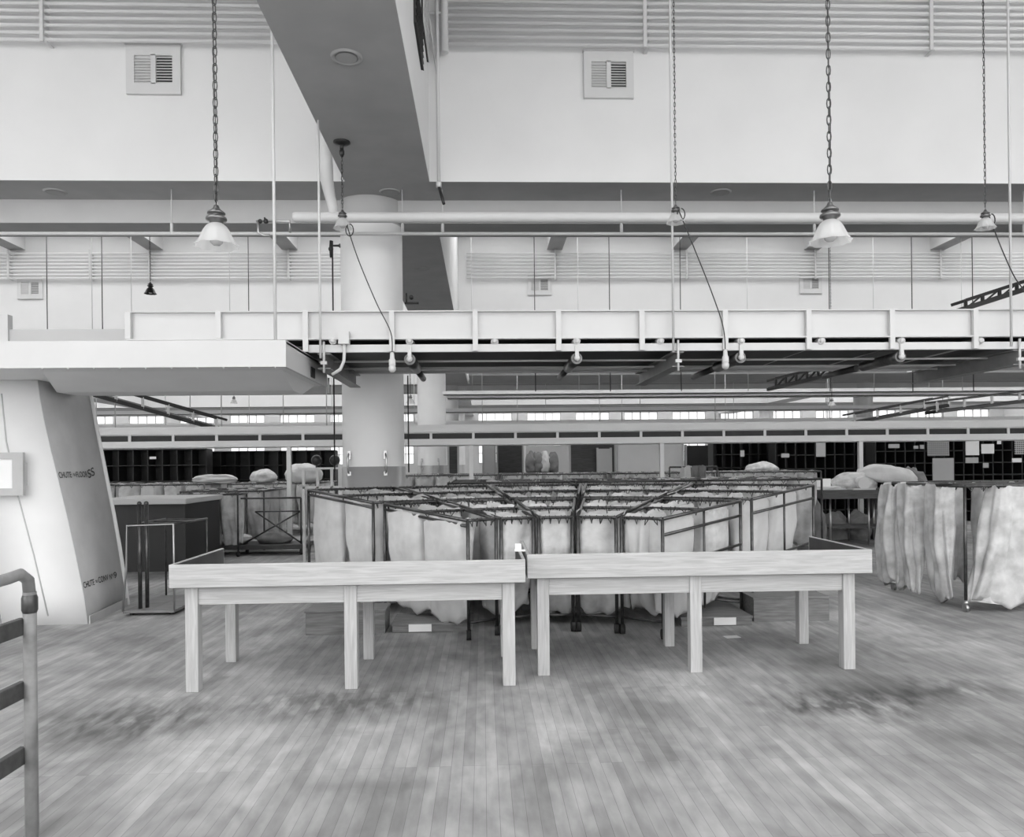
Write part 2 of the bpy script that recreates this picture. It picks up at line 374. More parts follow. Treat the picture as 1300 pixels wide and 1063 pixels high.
# black vent on the right face of the girder
def girder_vent(ya, yb, za, zb, label, mesh=False):
    t = thing('girder_vent', label, 'vent', (GX1, (ya + yb) / 2, za)); d = (yb - ya) / 2; h = zb - za
    MB().box(0, .02, -d, d, 0, h).build('vent_opening', BLACK, t)
    s = MB(); n = 7
    for k in range(n + 1): s.box(.02, .03, -d, d, h * k / n - .006, h * k / n + .006)
    if mesh:
        for k in range(9): s.box(.02, .03, -d + 2 * d * k / 8 - .006, -d + 2 * d * k / 8 + .006, 0, h)
    s.build('vent_grid', LGREY if mesh else DARKMET, t)
girder_vent(7.05, 7.9, 5.55, 6.0, 'black slotted opening in the side of the big girder')
girder_vent(8.0, 8.8, 6.1, 7.3, 'dark mesh grille high on the side of the girder', True)
# round recessed fittings in the soffits
def disc(px, py, z, label, r=.13):
    rr = ray(px, py); tt = (z - CAMZ) / rr.z; x, y = rr.x * tt, rr.y * tt
    t = thing('ceiling_outlet', label, 'ceiling fitting', (x, y, z - .02))
    MB().lathe([(r * .70, .012), (r * .78, .006), (r * .92, .006), (r, .02)], (0, 0, 0), 28).build('outlet_ring', SOFFIT_SHADE, t)
    MB().lathe([(.001, .008), (r * .64, .008)], (0, 0, 0), 24).build('outlet_plate', SOFFIT_SHADE, t)
disc(440, 72, HS, 'round ringed outlet on the underside of the big girder')
disc(495, 243.5, HS, 'small round outlet in the soffit just right of the near column')
disc(70, 243.5, HS, 'small round outlet in the cross beam soffit, far left')
disc(915, 244, HS, 'small round outlet in the cross beam soffit, right')
disc(536, 341, HS, 'round outlet on the girder underside in the second bay')

# ------------------------------------------------------------------ overhead pipes
PY = 8.6
t = thing('insulated_pipe', 'thick white insulated pipe running across in front of the column', 'pipe', (X(372, 275, PY), PY, Z(420, 276, PY)))
L = Vector(t.location); zp = 0
pr = .058
MB().tube([(0, 0, 0), (.03, 0, 0)] + [(22, 0, 0)], [pr * .8, pr, pr], 16).build('pipe_run', WHITE, t)
vx = X(424, 262, PY) - L.x; vz = Z(420, 192, PY - .2) - L.z
MB().tube([(vx, 0, 0), (vx - .01, -.0, .10), (vx - .035, -.03, .22), (vx - .05, -.12, .36), (vx - .05, -.18, .45), (vx - .05, -.2, .6), (vx - .05, -.2, 2.6)], [.05, .055, .06, .07, .078, .075, .075], 16).build('riser', WHITE, t)
TY = 9.25
t = thing('sprinkler_pipe', 'thin white pipe running across the whole hall below the beam', 'pipe', (0, TY, Z(620, 297, TY)))
L = Vector(t.location)
MB().tube([(-14, 0, 0), (18, 0, 0)], .021, 10).build('pipe_run', WHITE, t)
for p in (-20, 218, 511, 562, 789, 1034, 1300):
    xx = X(p, 297, TY)
    MB().tube([(xx, 0, 0), (xx, 0, .11), (xx, .0, .13)], [.022, .018, .008], 8).build('pipe_fitting', WHITE, t)
    MB().tube([(xx, 0, .1), (xx, 0, HS - L.z)], .008, 6).build('hanger', WHITE, t)
# small valve set left of the riser
vx0 = X(328, 285, 8.3); vx1 = X(368, 285, 8.3); vz0 = Z(345, 281, 8.3)
t = thing('valve_set', 'small dark valve with bent pipes just left of the insulated pipe', 'valve', (vx0, 8.3, vz0)); w = vx1 - vx0
MB().tube([(-.02, 0, 0), (w, 0, 0), (w, 0, -.12)], .014, 8).build('valve_pipe', STEEL, t)
MB().tube([(0, 0, 0), (0, 0, -.12), (.05, 0, -.15), (.12, 0, -.15)], .016, 8).build('valve_bend', STEEL, t)
MB().ball((.08, 0, 0), .028).ball((.02, 0, 0), .024).tube([(.08, 0, 0), (.08, -.05, .02)], .01, 6).build('valve_body', DARKMET, t)
# vertical pipe beside girder
t = thing('drain_pipe', 'slim vertical pipe on the wall right of the girder, bent at its foot', 'pipe', (X(557, 230, 8.85), 8.85, Z(557, 236, 8.85)))
MB().tube([(0, 0, .0), (0, 0, 2.9)], .02, 8).build('pipe_run', WHITE, t)
MB().tube([(0, 0, -.02), (0, 0, .04)], .032, 8).build('pipe_socket', WHITE, t)
MB().tube([(0, 0, 0), (.06, -.1, -.24)], .018, 8).build('pipe_foot', DARKMET, t)
MB().tube([(0, .0, 1.22), (-.18, .05, 2.6)], .014, 6).build('brace_rod', LGREY, t)

# long white hanging rods
def rod(px0, py0, px1, py1, Y, label, r=.008, m_=WHITE, group=None, Y0=None, name='hanger_rod'):
    a = P(px0, py0, Y0 or Y); b = P(px1, py1, Y)
    c = (a + b) / 2; return MB().tube([a - b, (0, 0, 0)], r, 6).build(name, m_, None, loc=b, label=label, cat='rod', group=group)
def vrod(px, pyb, Y, label, top=HC, r=.008, m_=WHITE, group=None, pyt=None, low=None):
    b = P(px, pyb, Y); z1 = Z(px, pyt, Y) if pyt is not None else top
    return MB().tube([(0, 0, z1 - b.z), (0, 0, 0)], r, 6).build('hanger_rod', m_, None, loc=b, label=label, cat='rod', group=group)
vrod(350, 462, 6.75, 'long white rod hanging down to the left platform box corner', r=.014, pyt=10)
vrod(407, 455, 7.4, 'long white rod hanging just left of the near column', r=.012, pyt=143)
vrod(855, 447, 7.4, 'long white rod hanging to the overhead conveyor near its middle', r=.012)
vrod(1284, 440, 7.4, 'long white rod hanging to the conveyor at the right edge', r=.012)

# ------------------------------------------------------------------ pendant lamps
def chain_mb(x, y, z0, z1, link=.045, r=.0035, wid=.012):
    b = MB(); n = int((z1 - z0) / (link * .78)); st = (z1 - z0) / n
    for k in range(n):
        zc_ = z0 + (k + .5) * st; pts = []
        for j in range(10):
            a = 2 * PI * j / 10; u = wid * math.cos(a); v = link * .5 * math.copysign(abs(math.sin(a)) ** .7, math.sin(a))
            pts.append(Vector((x + u, y, zc_ + v)) if k % 2 else Vector((x + u * .35, y + u, zc_ + v)))
        pts.append(pts[0]); b.tube(pts, r, 5, caps=False)
    return b
def pendant(px, py, Y, label, s=1.0, top=HC, canopy=False, flute=True, dark=False, topz=None):
    """py is the rim of the glass shade"""
    b = P(px, py, Y); t = thing('pendant_lamp', label, 'lamp', b); zt = (topz or top) - b.z
    prof = [(.026, .114), (.036, .108), (.052, .094), (.066, .072), (.077, .046), (.088, .020), (.100, .003), (.106, -.002)]
    MB().lathe([(r * s, z * s) for r, z in prof], (0, 0, 0), 48, wave=.06, nw=10).build('lamp_shade', DARKMET if dark else FROST, t, recalc=True)
    MB().lathe([(r * s, z * s) for r, z in ((.001, .205), (.012, .203), (.016, .19), (.028, .178), (.044, .166), (.044, .160), (.024, .158), (.024, .150), (.05, .142), (.052, .134), (.05, .128), (.034, .122), (.032, .10), (.001, .10))], (0, 0, 0), 24).build('lamp_holder', BRASS if not dark else DARKMET, t)
    lh = t.children[-1] if False else [o for o in COL.objects if o.parent == t and o.name.startswith('lamp_holder')][0]
    MB().lathe([(r * s, z * s) for r, z in ((.012, .10), (.014, .085), (.028, .06), (.034, .035), (.03, .014), (.016, .002), (.001, -.001))], (0, 0, 0), 20).build('light_bulb', BULB, lh)
    MB().tube([(0, 0, .2 * s), (.008 * s, 0, .215 * s), (0, 0, .23 * s), (-.006 * s, 0, .222 * s)], .0025 * s, 6).build('hook', STEEL, t)
    chain_mb(0, 0, .225 * s, zt, link=.055 * s, r=.0032 * s, wid=.0105 * s).build('chain', PIPE, t)
    MB().tube([(.004 * s * math.sin(k), -.006 * s + .004 * s * math.cos(k * 1.3), .2 * s + (zt - .2 * s) * k / 24) for k in range(25)], .0024 * s, 5).build('lamp_cord', DARKMET, t)
    if canopy:
        MB().lathe([(.001, zt), (.085, zt), (.085, zt - .02), (.06, zt - .035), (.02, zt - .045), (.02, zt - .09), (.026, zt - .1), (.026, zt - .13), (.012, zt - .16), (.001, zt - .16)], (0, 0, 0), 28).build('ceiling_canopy', DARKMET, t)
    return t
pendant(275, 312, 3.95, 'large pendant lamp with fluted glass shade hanging at the left', 1.0)
pendant(1054, 307, 3.95, 'large pendant lamp with fluted glass shade hanging at the right', 1.0)
rr = ray(433, 180); yy = rr.y * (HS - CAMZ) / rr.z
pendant(435, 290, yy, 'small glass pendant lamp hanging from the girder beside the column', .92, topz=HS + .005, canopy=True)
pendant(858, 283, 7.2, 'small glass pendant lamp beside the middle hanging rod', .84)
pendant(1251, 290, 6.9, 'small glass pendant lamp near the right edge of the hall', .84)
pendant(191, 373, 12.5, 'small dark pendant lamp far back on the left', .9, dark=True)
for px, py, Y, l in ((297, 512, 21, 'tiny pendant lamp far behind the left platform'), (521, 512, 17, 'tiny glass pendant lamp between the first two columns'), (1056, 515, 19, 'tiny pendant lamp far back right of the sagging conveyor'), (538, 524, 24, 'tiny pendant lamp hanging in front of the second column')):
    pendant(px, py, Y, l, .95)
# drop cords with bare bulb sockets
def drop(p0, pts, p1, Y, label, loop=True):
    b = P(p1[0], p1[1], Y); t = thing('drop_light', label, 'lamp', b)
    pp = [P(p0[0], p0[1], Y)] + [P(x, y, Y) for x, y in pts] + [b + Vector((0, 0, .12))]
    sm = []
    for i in range(len(pp) - 1):
        a0 = pp[max(i - 1, 0)]; a1 = pp[i]; a2 = pp[i + 1]; a3 = pp[min(i + 2, len(pp) - 1)]
        for k in range(6):
            u = k / 6; sm.append(.5 * ((2 * a1) + (a2 - a0) * u + (2 * a0 - 5 * a1 + 4 * a2 - a3) * u * u + (3 * a1 - a0 - 3 * a2 + a3) * u ** 3))
    sm.append(pp[-1]); sm = [v - b for v in sm]
    if loop:
        c = sm[0]; lp = [c + Vector((.035 * math.sin(2 * PI * k / 14) + .02, 0, .055 * math.cos(2 * PI * k / 14) - .03)) for k in range(14)]; sm = lp + sm
    MB().tube(sm, .0055, 6).build('cord', DARKMET, t)
    MB().lathe([(.006, .15), (.018, .14), (.022, .09), (.03, .08), (.032, .03), (.024, .02)], (0, 0, 0), 16).build('socket', WHITE, t)
    MB().ball((0, 0, 0), .036, 1.15).build('light_bulb', BULB, t)
drop((441, 288), [(455, 330), (478, 385), (496, 422)], (498, 468), 7.15, 'bare bulb on a long cord hanging in front of the column')
drop((862, 268), [(880, 312), (903, 370), (918, 415)], (921, 464), 7.15, 'bare bulb on a long cord hanging below the conveyor at the right')
drop((1256, 275), [(1270, 312), (1287, 350), (1300, 370)], (1312, 420), 7.1, 'bulb cord trailing from the lamp near the right edge')

# ------------------------------------------------------------------ big overhead conveyor
CF, CB_ = 7.5, 9.28
zb1, zb0 = Z(650, 396.5, CF), Z(650, 429.5, CF); zr1, zr0 = Z(650, 437, CF), Z(650, 446.5, CF)
xs0 = X(163, 415, CF); xs1 = 13.0; xlow = X(392, 440, CF)
t = thing('overhead_conveyor', 'long white overhead belt conveyor crossing the hall in front of the column', 'conveyor', (xs0, CF, zr0)); L = Vector(t.location)
w = xs1 - xs0
MB().box(0, w, 0, .012, zb0 - L.z, zb1 - L.z).box(0, w, -.05, .012, zb0 - L.z - .012, zb0 - L.z).box(0, w, -.05, .012, zb1 - L.z, zb1 - L.z + .01).build('front_fascia', WHITE, t)
MB().box(0, w, 1.77, 1.785, zb0 - L.z, zb1 - L.z).build('rear_fascia', WHITE, t)
xl = xlow - L.x
MB().box(xl, w, -.01, .03, 0, zr1 - zr0).build('lower_rail', WHITE, t)
MB().box(xl, w, 1.74, 1.78, 0, zr1 - zr0).build('rear_rail', WHITE, t)
MB().box(xl - .3, w, .05, 1.72, .05, .065).build('return_belt', BELT, t)
MB().box(xl - .3, w, .05, 1.72, zb0 - L.z - .01, zb0 - L.z + .03).build('carrying_belt', BELT, t)
stx = [165, 279, 389] + [498 + 105.3 * k for k in range(0, 12)]
for k, p in enumerate(stx):
    xx = X(p, 415, CF) - L.x; low = 0 if p > 385 else zb0 - L.z
    MB().bar((xx, -.035, low + .002), (xx, -.035, zb1 - L.z), .05, .035, (0, 1, 0)).build('stiffener', WHITE, t)
idl = [(423, 0), (520, 1), (628, 0), (732, 1), (838, 0), (940, 1), (1042, 0), (1143, 1), (1243, 0)]
for p, low in idl:
    xx = X(p, 435, CF) - L.x; zz = Z(p, 432, CF) - L.z - .01
    MB().tube([(xx, -.03, zz), (xx, .05, zz)], .035, 12).ball((xx, -.03, zz), .028).build('top_roller_bearing', WHITE, t)
    MB().tube([(xx, .05, zz - .0), (xx, 1.72, zz - .0)], .04, 12).build('top_roller', STEEL, t)
    if low:
        MB().bar((xx, -.02, .05), (xx, -.02, -.07), .035, .03, (0, 1, 0)).ball((xx, -.02, -.07), .03).build('roller_bracket', WHITE, t)
        MB().tube([(xx, .0, -.07), (xx, .75, -.07)], .055, 16).build('return_roller', PIPE, t)
        MB().tube([(xx, .9, -.07), (xx, 1.7, -.07)], .035, 12).build('return_roller', DARKMET, t)
for p in (412, 860, 1292):
    xx = X(p, 455, CF) - L.x
    MB().box(xx - .06, xx + .06, -.02, 1.8, -.02, -.01).box(xx - .06, xx + .06, -.02, 1.8, -.16, -.15).box(xx - .008, xx + .008, -.02, 1.8, -.15, -.02).build('cross_support', MIDMET, t)
    MB().tube([(xx, -.03, .1), (xx, -.03, -.2)], .012, 6).box(xx - .03, xx + .03, -.05, -.02, -.12, -.09).build('support_bolt', WHITE, t)
for yy_, r_ in ((.45, .012), (1.0, .012), (1.35, .012)):
    MB().tube([(xl, yy_, -.03), (w, yy_, -.03)], r_, 6).build('return_rod', LGREY, t)
# conduit on front
a = P(437, 432, CF - .05); t = thing('junction_box', 'small white junction box with curved conduit on the conveyor fascia', 'junction box', a)
MB().box(-.05, .05, -.04, .035, -.04, .08).build('box_body', WHITE, t)
MB().tube([(0, 0, -.03), (0, 0, -.12), (-.005, 0, -.2), (-.04, 0, -.28), (-.12, 0, -.33)], .016, 8).build('conduit', WHITE, t)
b = P(422, 598, 9.0)
vrod(425, 598, 8.95, 'thin dark rod hanging straight down left of the near column', r=.009, m_=DARKMET, pyt=306)
t = thing('steam_valve', 'dark valve on the thin pipe left of the near column', 'valve', P(420, 312, 9.2))
MB().tube([(0, 0, .06), (0, 0, -.02), (0, 0, -.14)], [.014, .02, .014], 8).ball((0, 0, -.04), .03).tube([(0, 0, 0), (.09, 0, 0), (.11, 0, .0)], [.01, .014, .03], 8).build('valve_body', DARKMET, t)
vrod(519, 600, 9.5, 'thin dark rod hanging straight down right of the near column', r=.009, m_=DARKMET, pyt=477)
# dark bracket right of column above fascia
t = thing('pipe_bracket', 'dark pipe fitting right of the column just above the conveyor', 'valve', P(516, 385, 9.4))
MB().tube([(-.02, 0, 0), (.15, 0, -.0)], .015, 6).tube([(-.0, 0, 0), (0, 0, .12)], .012, 6).ball((.06, 0, .07), .03).build('valve_body', DARKMET, t)

# ------------------------------------------------------------------ left platform box over the chute
BY0, BY1 = 6.7, 8.45
bx1 = X(363, 450, BY0); bz1 = Z(300, 432, BY0); bz0 = Z(300, 466, BY0)
t = thing('chute_platform', 'white overhead platform box at the left above the chute', 'platform', (bx1 - 2.5, BY0, bz0)); L = Vector(t.location)
xa, xb, h, d = -6 - L.x, bx1 - L.x, bz1 - bz0, BY1 - BY0
b = MB(); b.box(xa, xb, 0, .03, 0, h); b.box(xa, xb, d - .03, d, 0, h); b.box(xb - .03, xb, .03, d - .03, 0, h); b.box(xa, xb, .03, d - .03, h - .03, h - .01); b.build('platform_fascia', WHITE, t)
xh = X(58, 480, BY0 + .4) - L.x; yb = 1.1; zd = -.10
b = MB()
b.box(xa, xb - .03, .03, d - .03, .012, .03)
b.build('platform_underside', BRIGHT, t)
b = MB()
x2, x3 = X(72, 497, BY0 + yb) - L.x, X(372, 495, BY0 + yb) - L.x
b.add([(xh, .35, .012), (xb - .12, .35, .012), (xb - .12, d - .05, .012), (xh, d - .05, .012), (x2, yb, zd), (x3, yb, zd), (x3, d - .25, zd), (x2, d - .25, zd)],
      [(0, 1, 5, 4), (1, 2, 6, 5), (2, 3, 7, 6), (3, 0, 4, 7), (4, 5, 6, 7), (3, 2, 1, 0)])
b.build('hopper_pan', BRIGHT, t)
for k in range(13):
    xx = X(52 + k * 33, 466, BY0) - L.x
    if xx < xb: MB().lathe([(.001, -.012), (.01, -.01), (.012, .012)], (xx, .02, 0), 8).build('rivet', WHITE, t)
MB().box(xb - .0, xb + .012, .95, 1.1, .02, .12).build('latch_hole', BLACK, t)
MB().tube([(xb + .01, d + .02, -.06), (xb + .01, d + .02, .1)], .012, 6).build('corner_bolt', WHITE, t)
t = thing('platform_railing', 'low grey white upstand behind the left platform box', 'platform', (X(85, 432, 8.6), 8.6, bz1))
q0 = X(12, 425, 8.6) - t.location.x; q1 = X(165, 425, 8.6) - t.location.x
MB().box(q0, q1, 0, .04, 0, Z(90, 418, 8.6) - bz1).build('railing_panel', LGREY, t)
MB().box(q0 - .12, q0, -.03, .06, 0, Z(5, 400, 8.6) - bz1).box(q0 - .1, q0 + .03, -.05, .0, 0, .04).build('railing_post', WHITE, t)

# ------------------------------------------------------------------ chute
fy, by = 7.7, 8.72
prof = [(48, 480), (51, 505), (56, 532), (65, 572), (75, 612), (86, 658), (97, 708), (106, 752), (112, 789)]
rf = [P(x, y, fy) for x, y in prof]; rf[-1].z = 0
zt_ = bz0 + .01; rf[0].z = zt_
profb = [(111, 480), (115, 505), (119, 530), (126, 562), (133, 598), (141, 640), (149, 690), (155, 730), (160, 764)]
rb = [P(x, y, by) for x, y in profb]; rb[-1].z = 0; rb[0].z = zt_
for i in range(1, 8): rb[i].z = rf[i].z
t = thing('mail_chute', 'large white steel mail chute flaring down to the floor at the left', 'chute', (-4.6, 8.2, 0)); L = Vector(t.location)
wf = .80
b = MB(); vs = []; fs = []
n = len(rf)
for i in range(n): vs += [rf[i] - L, rf[i] - L - Vector((wf + (.35 if i < 3 else .12 / (i)), 0, 0))]
for i in range(n - 1): fs.append((2 * i, 2 * i + 1, 2 * i + 3, 2 * i + 2))
b.add(vs, fs, True)
o = b.build('front_panel', BRIGHT, t); sm_ = o.modifiers.new('s', 'SOLIDIFY'); sm_.thickness = .01; sm_.offset = 1
b = MB(); vs = []; fs = []
for i in range(n): vs += [rf[i] - L, rb[i] - L]
for i in range(n - 1): fs.append((2 * i, 2 * i + 2, 2 * i + 3, 2 * i + 1))
b.add(vs, fs, True); o = b.build('side_panel', CHUTE, t, label='side panel greyed for shade, with stencilled words'); sm_ = o.modifiers.new('s', 'SOLIDIFY'); sm_.thickness = .01; sm_.offset = 0  # same chute as the white front; its shade is put into the grey
b = MB(); vs = []; fs = []
for i in range(n): vs += [rb[i] - L, rb[i] - L - Vector((1.0, 0, 0))]
for i in range(n - 1): fs.append((2 * i, 2 * i + 2, 2 * i + 3, 2 * i + 1))
b.add(vs, fs, True); o = b.build('rear_panel', BRIGHT, t)
b = MB()
b.tube([p - L + Vector((.012, .02, 0)) for p in rb], .024, 8); b.build('edge_trim', BRIGHT, t)
b = MB(); b.tube([P(x, y, fy) - L + Vector((0, -.012, 0)) for x, y in ((3, 500), (9, 560), (24, 630), (44, 705), (62, 782))], .007, 6); b.build('panel_seam', LGREY, t)
b = MB(); bl = [rf[-1] - L, rb[-1] - L]
b.bar(bl[0] + Vector((.012, 0, .04)), bl[1] + Vector((.012, 0, .04)), .012, .08); b.build('foot_strip', CHUTE, t)
# stencilled text on the side panel
def chute_text(txt, px0, px1, py0, py1, hgt, name='stencil_text'):
    cu = bpy.data.curves.new(name, 'FONT'); cu.body = txt; cu.size = 1; cu.extrude = .0; cu.align_x = 'LEFT'; cu.offset = .012
    to = bpy.data.objects.new(name, cu); COL.objects.link(to); bpy.context.view_layer.update()
    me = bpy.data.meshes.new_from_object(to); bpy.data.objects.remove(to)
    xs = [v.co.x for v in me.vertices]; x0, x1 = min(xs), max(xs)
    ys = [v.co.y for v in me.vertices]; yh = max(ys)
    def surf(u, zz):   # u: depth 0..1 front to back
        for i in range(n - 1):
            if rf[i].z >= zz >= rf[i + 1].z:
                k = (rf[i].z - zz) / (rf[i].z - rf[i + 1].z); A = rf[i].lerp(rf[i + 1], k); B = rb[i].lerp(rb[i + 1], k); return A.lerp(B, u)
        return rf[-1].lerp(rb[-1], u)
    def hit(px, py):
        best = None
        for k in range(0, 101):
            u = k / 100; Y = fy + (by - fy) * u; q = P(px, py, Y); s_ = surf(u, q.z); e = abs(s_.x - q.x)
            if best is None or e < best[0]: best = (e, u, q.z)
        return best[1], best[2]
    ua, za = hit(px0, py0); ub, zb_ = hit(px1, py1)
    for v in me.vertices:
        f_ = (v.co.x - x0) / (x1 - x0); u = ua + (ub - ua) * f_; zz = za + (zb_ - za) * f_ + v.co.y / yh * hgt
        v.co = surf(u, zz) + Vector((.0135, 0, 0)) - L
    me.materials.clear(); me.materials.append(INK); o = bpy.data.objects.new(name, me); COL.objects.link(o); o.parent = t
for tx, a_, b_, ya_, yb2, hh_ in (('CHUTE', 73, 90, 607, 606.3, .058), ('to', 91.8, 94.8, 604.5, 604.3, .028), ('FLOOR', 96, 110, 606.2, 605.5, .058), ('SS', 111, 119, 607.5, 603, .085),
                              ('CHUTE', 104, 118.5, 747, 742.5, .058), ('to', 120, 122.3, 740, 739.3, .028), ('CONV', 124, 136.5, 740.5, 736.5, .06), ('Nº', 138.3, 142, 736, 735, .055), ('9', 143.6, 147, 734.5, 733.5, .065)):
    chute_text(tx, a_, b_, ya_, yb2, hh_)
# framed notice on the chute front
t = thing('notice_frame', 'framed white notice fixed to the chute at the left edge', 'notice', P(-20, 630, 7.55)); L2 = Vector(t.location)
x1_ = X(29, 600, 7.55) - L2.x; hh = Z(10, 575, 7.55) - Z(10, 630, 7.55)
b = MB(); b.box(-.1, x1_, 0, .04, 0, .07).box(-.1, x1_, 0, .04, hh - .06, hh).box(x1_ - .10, x1_, 0, .04, .07, hh - .06); b.build('frame', CHUTE, t)
MB().box(-.1, x1_ - .1, .02, .03, .07, hh - .06).build('notice_sheet', PAPER, t)
MB().box(x1_ - .15, x1_ - .04, .04, .145, .1, hh - .1).build('mounting_block', WHITE, t)

# ------------------------------------------------------------------ sorting tables
def sorting_table(x0, x1, y0, zt, zl, za, legx, label):
    yl = y0 + .06; dep = 1.04
    t = thing('sorting_table', label, 'table', ((x0 + x1) / 2, y0 + dep / 2, 0)); L = Vector(t.location)
    def B(name, m_, *bx, bev=.004):
        b = MB(); b.box(bx[0] - L.x, bx[1] - L.x, bx[2] - L.y, bx[3] - L.y, bx[4], bx[5]); return b.build(name, m_, t, bevel=bev)
    B('tray_rim', OAK, x0, x1, y0, y0 + .022, zl, zt); B('tray_back_edge', OAK, x0 + .022, x1 - .022, y0 + dep - .022, y0 + dep, zl - .02, zl + .006)
    B('tray_rim', OAK, x0, x0 + .022, y0 + .022, y0 + dep, zl, zt); B('tray_rim', OAK, x1 - .022, x1, y0 + .022, y0 + dep, zl, zt)
    B('table_top', TRAYTOP, x0 + .022, x1 - .022, y0 + .022, y0 + dep - .022, zl - .005, zl + .008)
    B('tray_lining', TRAYTOP, x0 + .0225, x0 + .026, y0 + .024, y0 + dep - .02, zl + .01, zt - .006); B('tray_lining', TRAYTOP, x1 - .026, x1 - .0225, y0 + .024, y0 + dep - .02, zl + .01, zt - .006)
    ye = y0 + dep - .1
    xl0, xl1 = legx[0] - .043, legx[-1] + .043
    B('apron', OAK, xl0 + .086, xl1 - .086, yl + .016, yl + .038, za, zl); B('apron', OAK, xl0 + .086, xl1 - .086, ye - .03, ye - .008, za, zl)
    B('apron', OAK, xl0 + .02, xl0 + .04, yl + .085, ye - .085, za, zl); B('apron', OAK, xl1 - .04, xl1 - .02, yl + .085, ye - .085, za, zl)
    for x in legx:
        B('leg', OAKV, x - .043, x + .043, yl, yl + .085, 0, zl); B('leg', OAKV, x - .04, x + .04, ye - .08, ye, 0, zl)
    return t
ya = 5.23
def tz(px, py, Y): return Z(px, py, Y)
sorting_table(X(214, 730, ya), X(667, 725, ya), ya, tz(440, 714, ya), tz(440, 743.5, ya), tz(440, 767.5, ya), [X(243, 800, ya + .06), X(445, 800, ya + .06), X(646, 800, ya + .06)], 'pale oak tray-topped sorting table standing at the left')
yb_ = 5.46
sorting_table(X(669.5, 730, yb_), X(1107.5, 712, yb_), yb_, tz(888, 701, yb_), tz(888, 731.5, yb_), tz(888, 755, yb_), [X(690, 800, yb_ + .06), X(884, 800, yb_ + .06), X(1078.5, 800, yb_ + .06)], 'pale oak tray-topped sorting table standing at the right')
a = P(660, 706, ya + .5); t = thing('label_holder', 'small white label holder standing where the two tables meet', 'label holder', (a.x, ya + .5, tz(440, 743.5, ya) + .008))
MB().box(-.04, .04, -.03, .03, .15, .16).box(-.035, .012, .0, .004, .16, .205).build('holder_plate', PAPER, t)
MB().box(-.008, .008, -.008, .008, 0, .15).box(-.04, .04, -.03, .03, 0, .01).build('holder_stem', CARD, t)
a = P(1036, 698, yb_ + .7); MB().box(-.035, .035, -.02, .02, 0, .035).build('wood_block', CARD, None, loc=(a.x, yb_ + .7, tz(888, 731.5, yb_) + .008), label='small block lying in the right table tray', cat='block')

# ------------------------------------------------------------------ near left hand cart
cxp = X(38, 800, 2.62)
t = thing('hand_cart', 'wooden stake side of a hand cart cropped at the left edge', 'cart', (cxp - .0, 2.62, 0))
b = MB(); zt0 = Z(38, 740, 2.62)
WORN = mat('worn_stake', .24, .4, var=.4, scale=12)
b.tube([(0, 0, .12), (0, 0, zt0 - .03)], .0205, 12); b.build('end_post', WORN, t)
b = MB(); b.tube([(0, 0, zt0 - .04), (0, -.008, zt0 + .01), (0, -.05, zt0 + .035), (0, -.12, zt0 + .03), (0, -1.4, zt0 - .0)], .019, 12); b.build('top_rail', WORN, t)
b = MB(); b.lathe([(.021, -.05), (.0245, -.04), (.0245, .0), (.021, .01)], (0, 0, zt0 - .05), 14); b.build('corner_fitting', PIPE, t)
for py in (795, 875, 958):
    z_ = Z(30, py, 2.62); MB().box(-.035, -.012, -1.35, -.0, z_ - .028, z_ + .028).build('side_slat', DKWOOD, t, bevel=.003)
MB().box(-.7, .02, -1.4, .03, .12, .16).build('cart_deck', MIDWOOD, t)
for xx, yy_ in ((-.6, -.1), (-.06, -.1), (-.6, -1.3), (-.06, -1.3)):
    MB().tube([(xx - .02, yy_, .06), (xx + .02, yy_, .06)], .06, 16).build('wheel', BLACK, t)

# ------------------------------------------------------------------ wire truck left of table
c0 = P(159, 778, 8.1); t = thing('frame_truck', 'empty black frame truck on a wooden base beside the chute', 'cart', (c0.x + .25, 8.55, 0))
W2, D2, HT = .26, .48, .93
MB().box(-W2, W2, -D2, D2, .03, .055).box(-.01, .0, -D2, D2, .0551, .057).build('truck_base', MIDWOOD, t)
b = MB()
b.tube([(-W2, -D2, .05), (-W2 + .04, -D2, .5), (-W2 + .05, -D2, HT), (W2 - .0, -D2, HT + .01), (W2, -D2, .05)], .011, 8); b.build('front_frame', STEEL, t)
b = MB(); b.tube([(-W2 + .05, D2, .05), (-W2 + .05, D2, HT), (W2, D2, HT), (W2, D2, .05)], .011, 8); b.build('rear_frame', PIPE, t)
MB().tube([(W2, -D2, HT + .01), (W2, D2, HT)], .013, 8).build('top_rail', PIPE, t); MB().tube([(-W2 + .05, -D2, HT), (-W2 + .05, D2, HT)], .013, 8).build('top_rail', PIPE, t)
for yq in (-.2, .15): MB().tube([(-W2 + .05, yq, HT), (W2, yq, HT)], .009, 8).build('cross_bar', PIPE, t)
for xx, yq in ((-.14, -.35), (-.09, -.30)): MB().tube([(xx, yq, .05), (xx, yq, HT + .22)], .02, 10).ball((xx, yq, HT + .22), .024).build('tall_handle', PIPE, t)
for xx in (-.2, .2):
    for yq in (-.4, .4): MB().tube([(xx - .015, yq, .025), (xx + .015, yq, .025)], .025, 12).build('caster', BLACK, t)

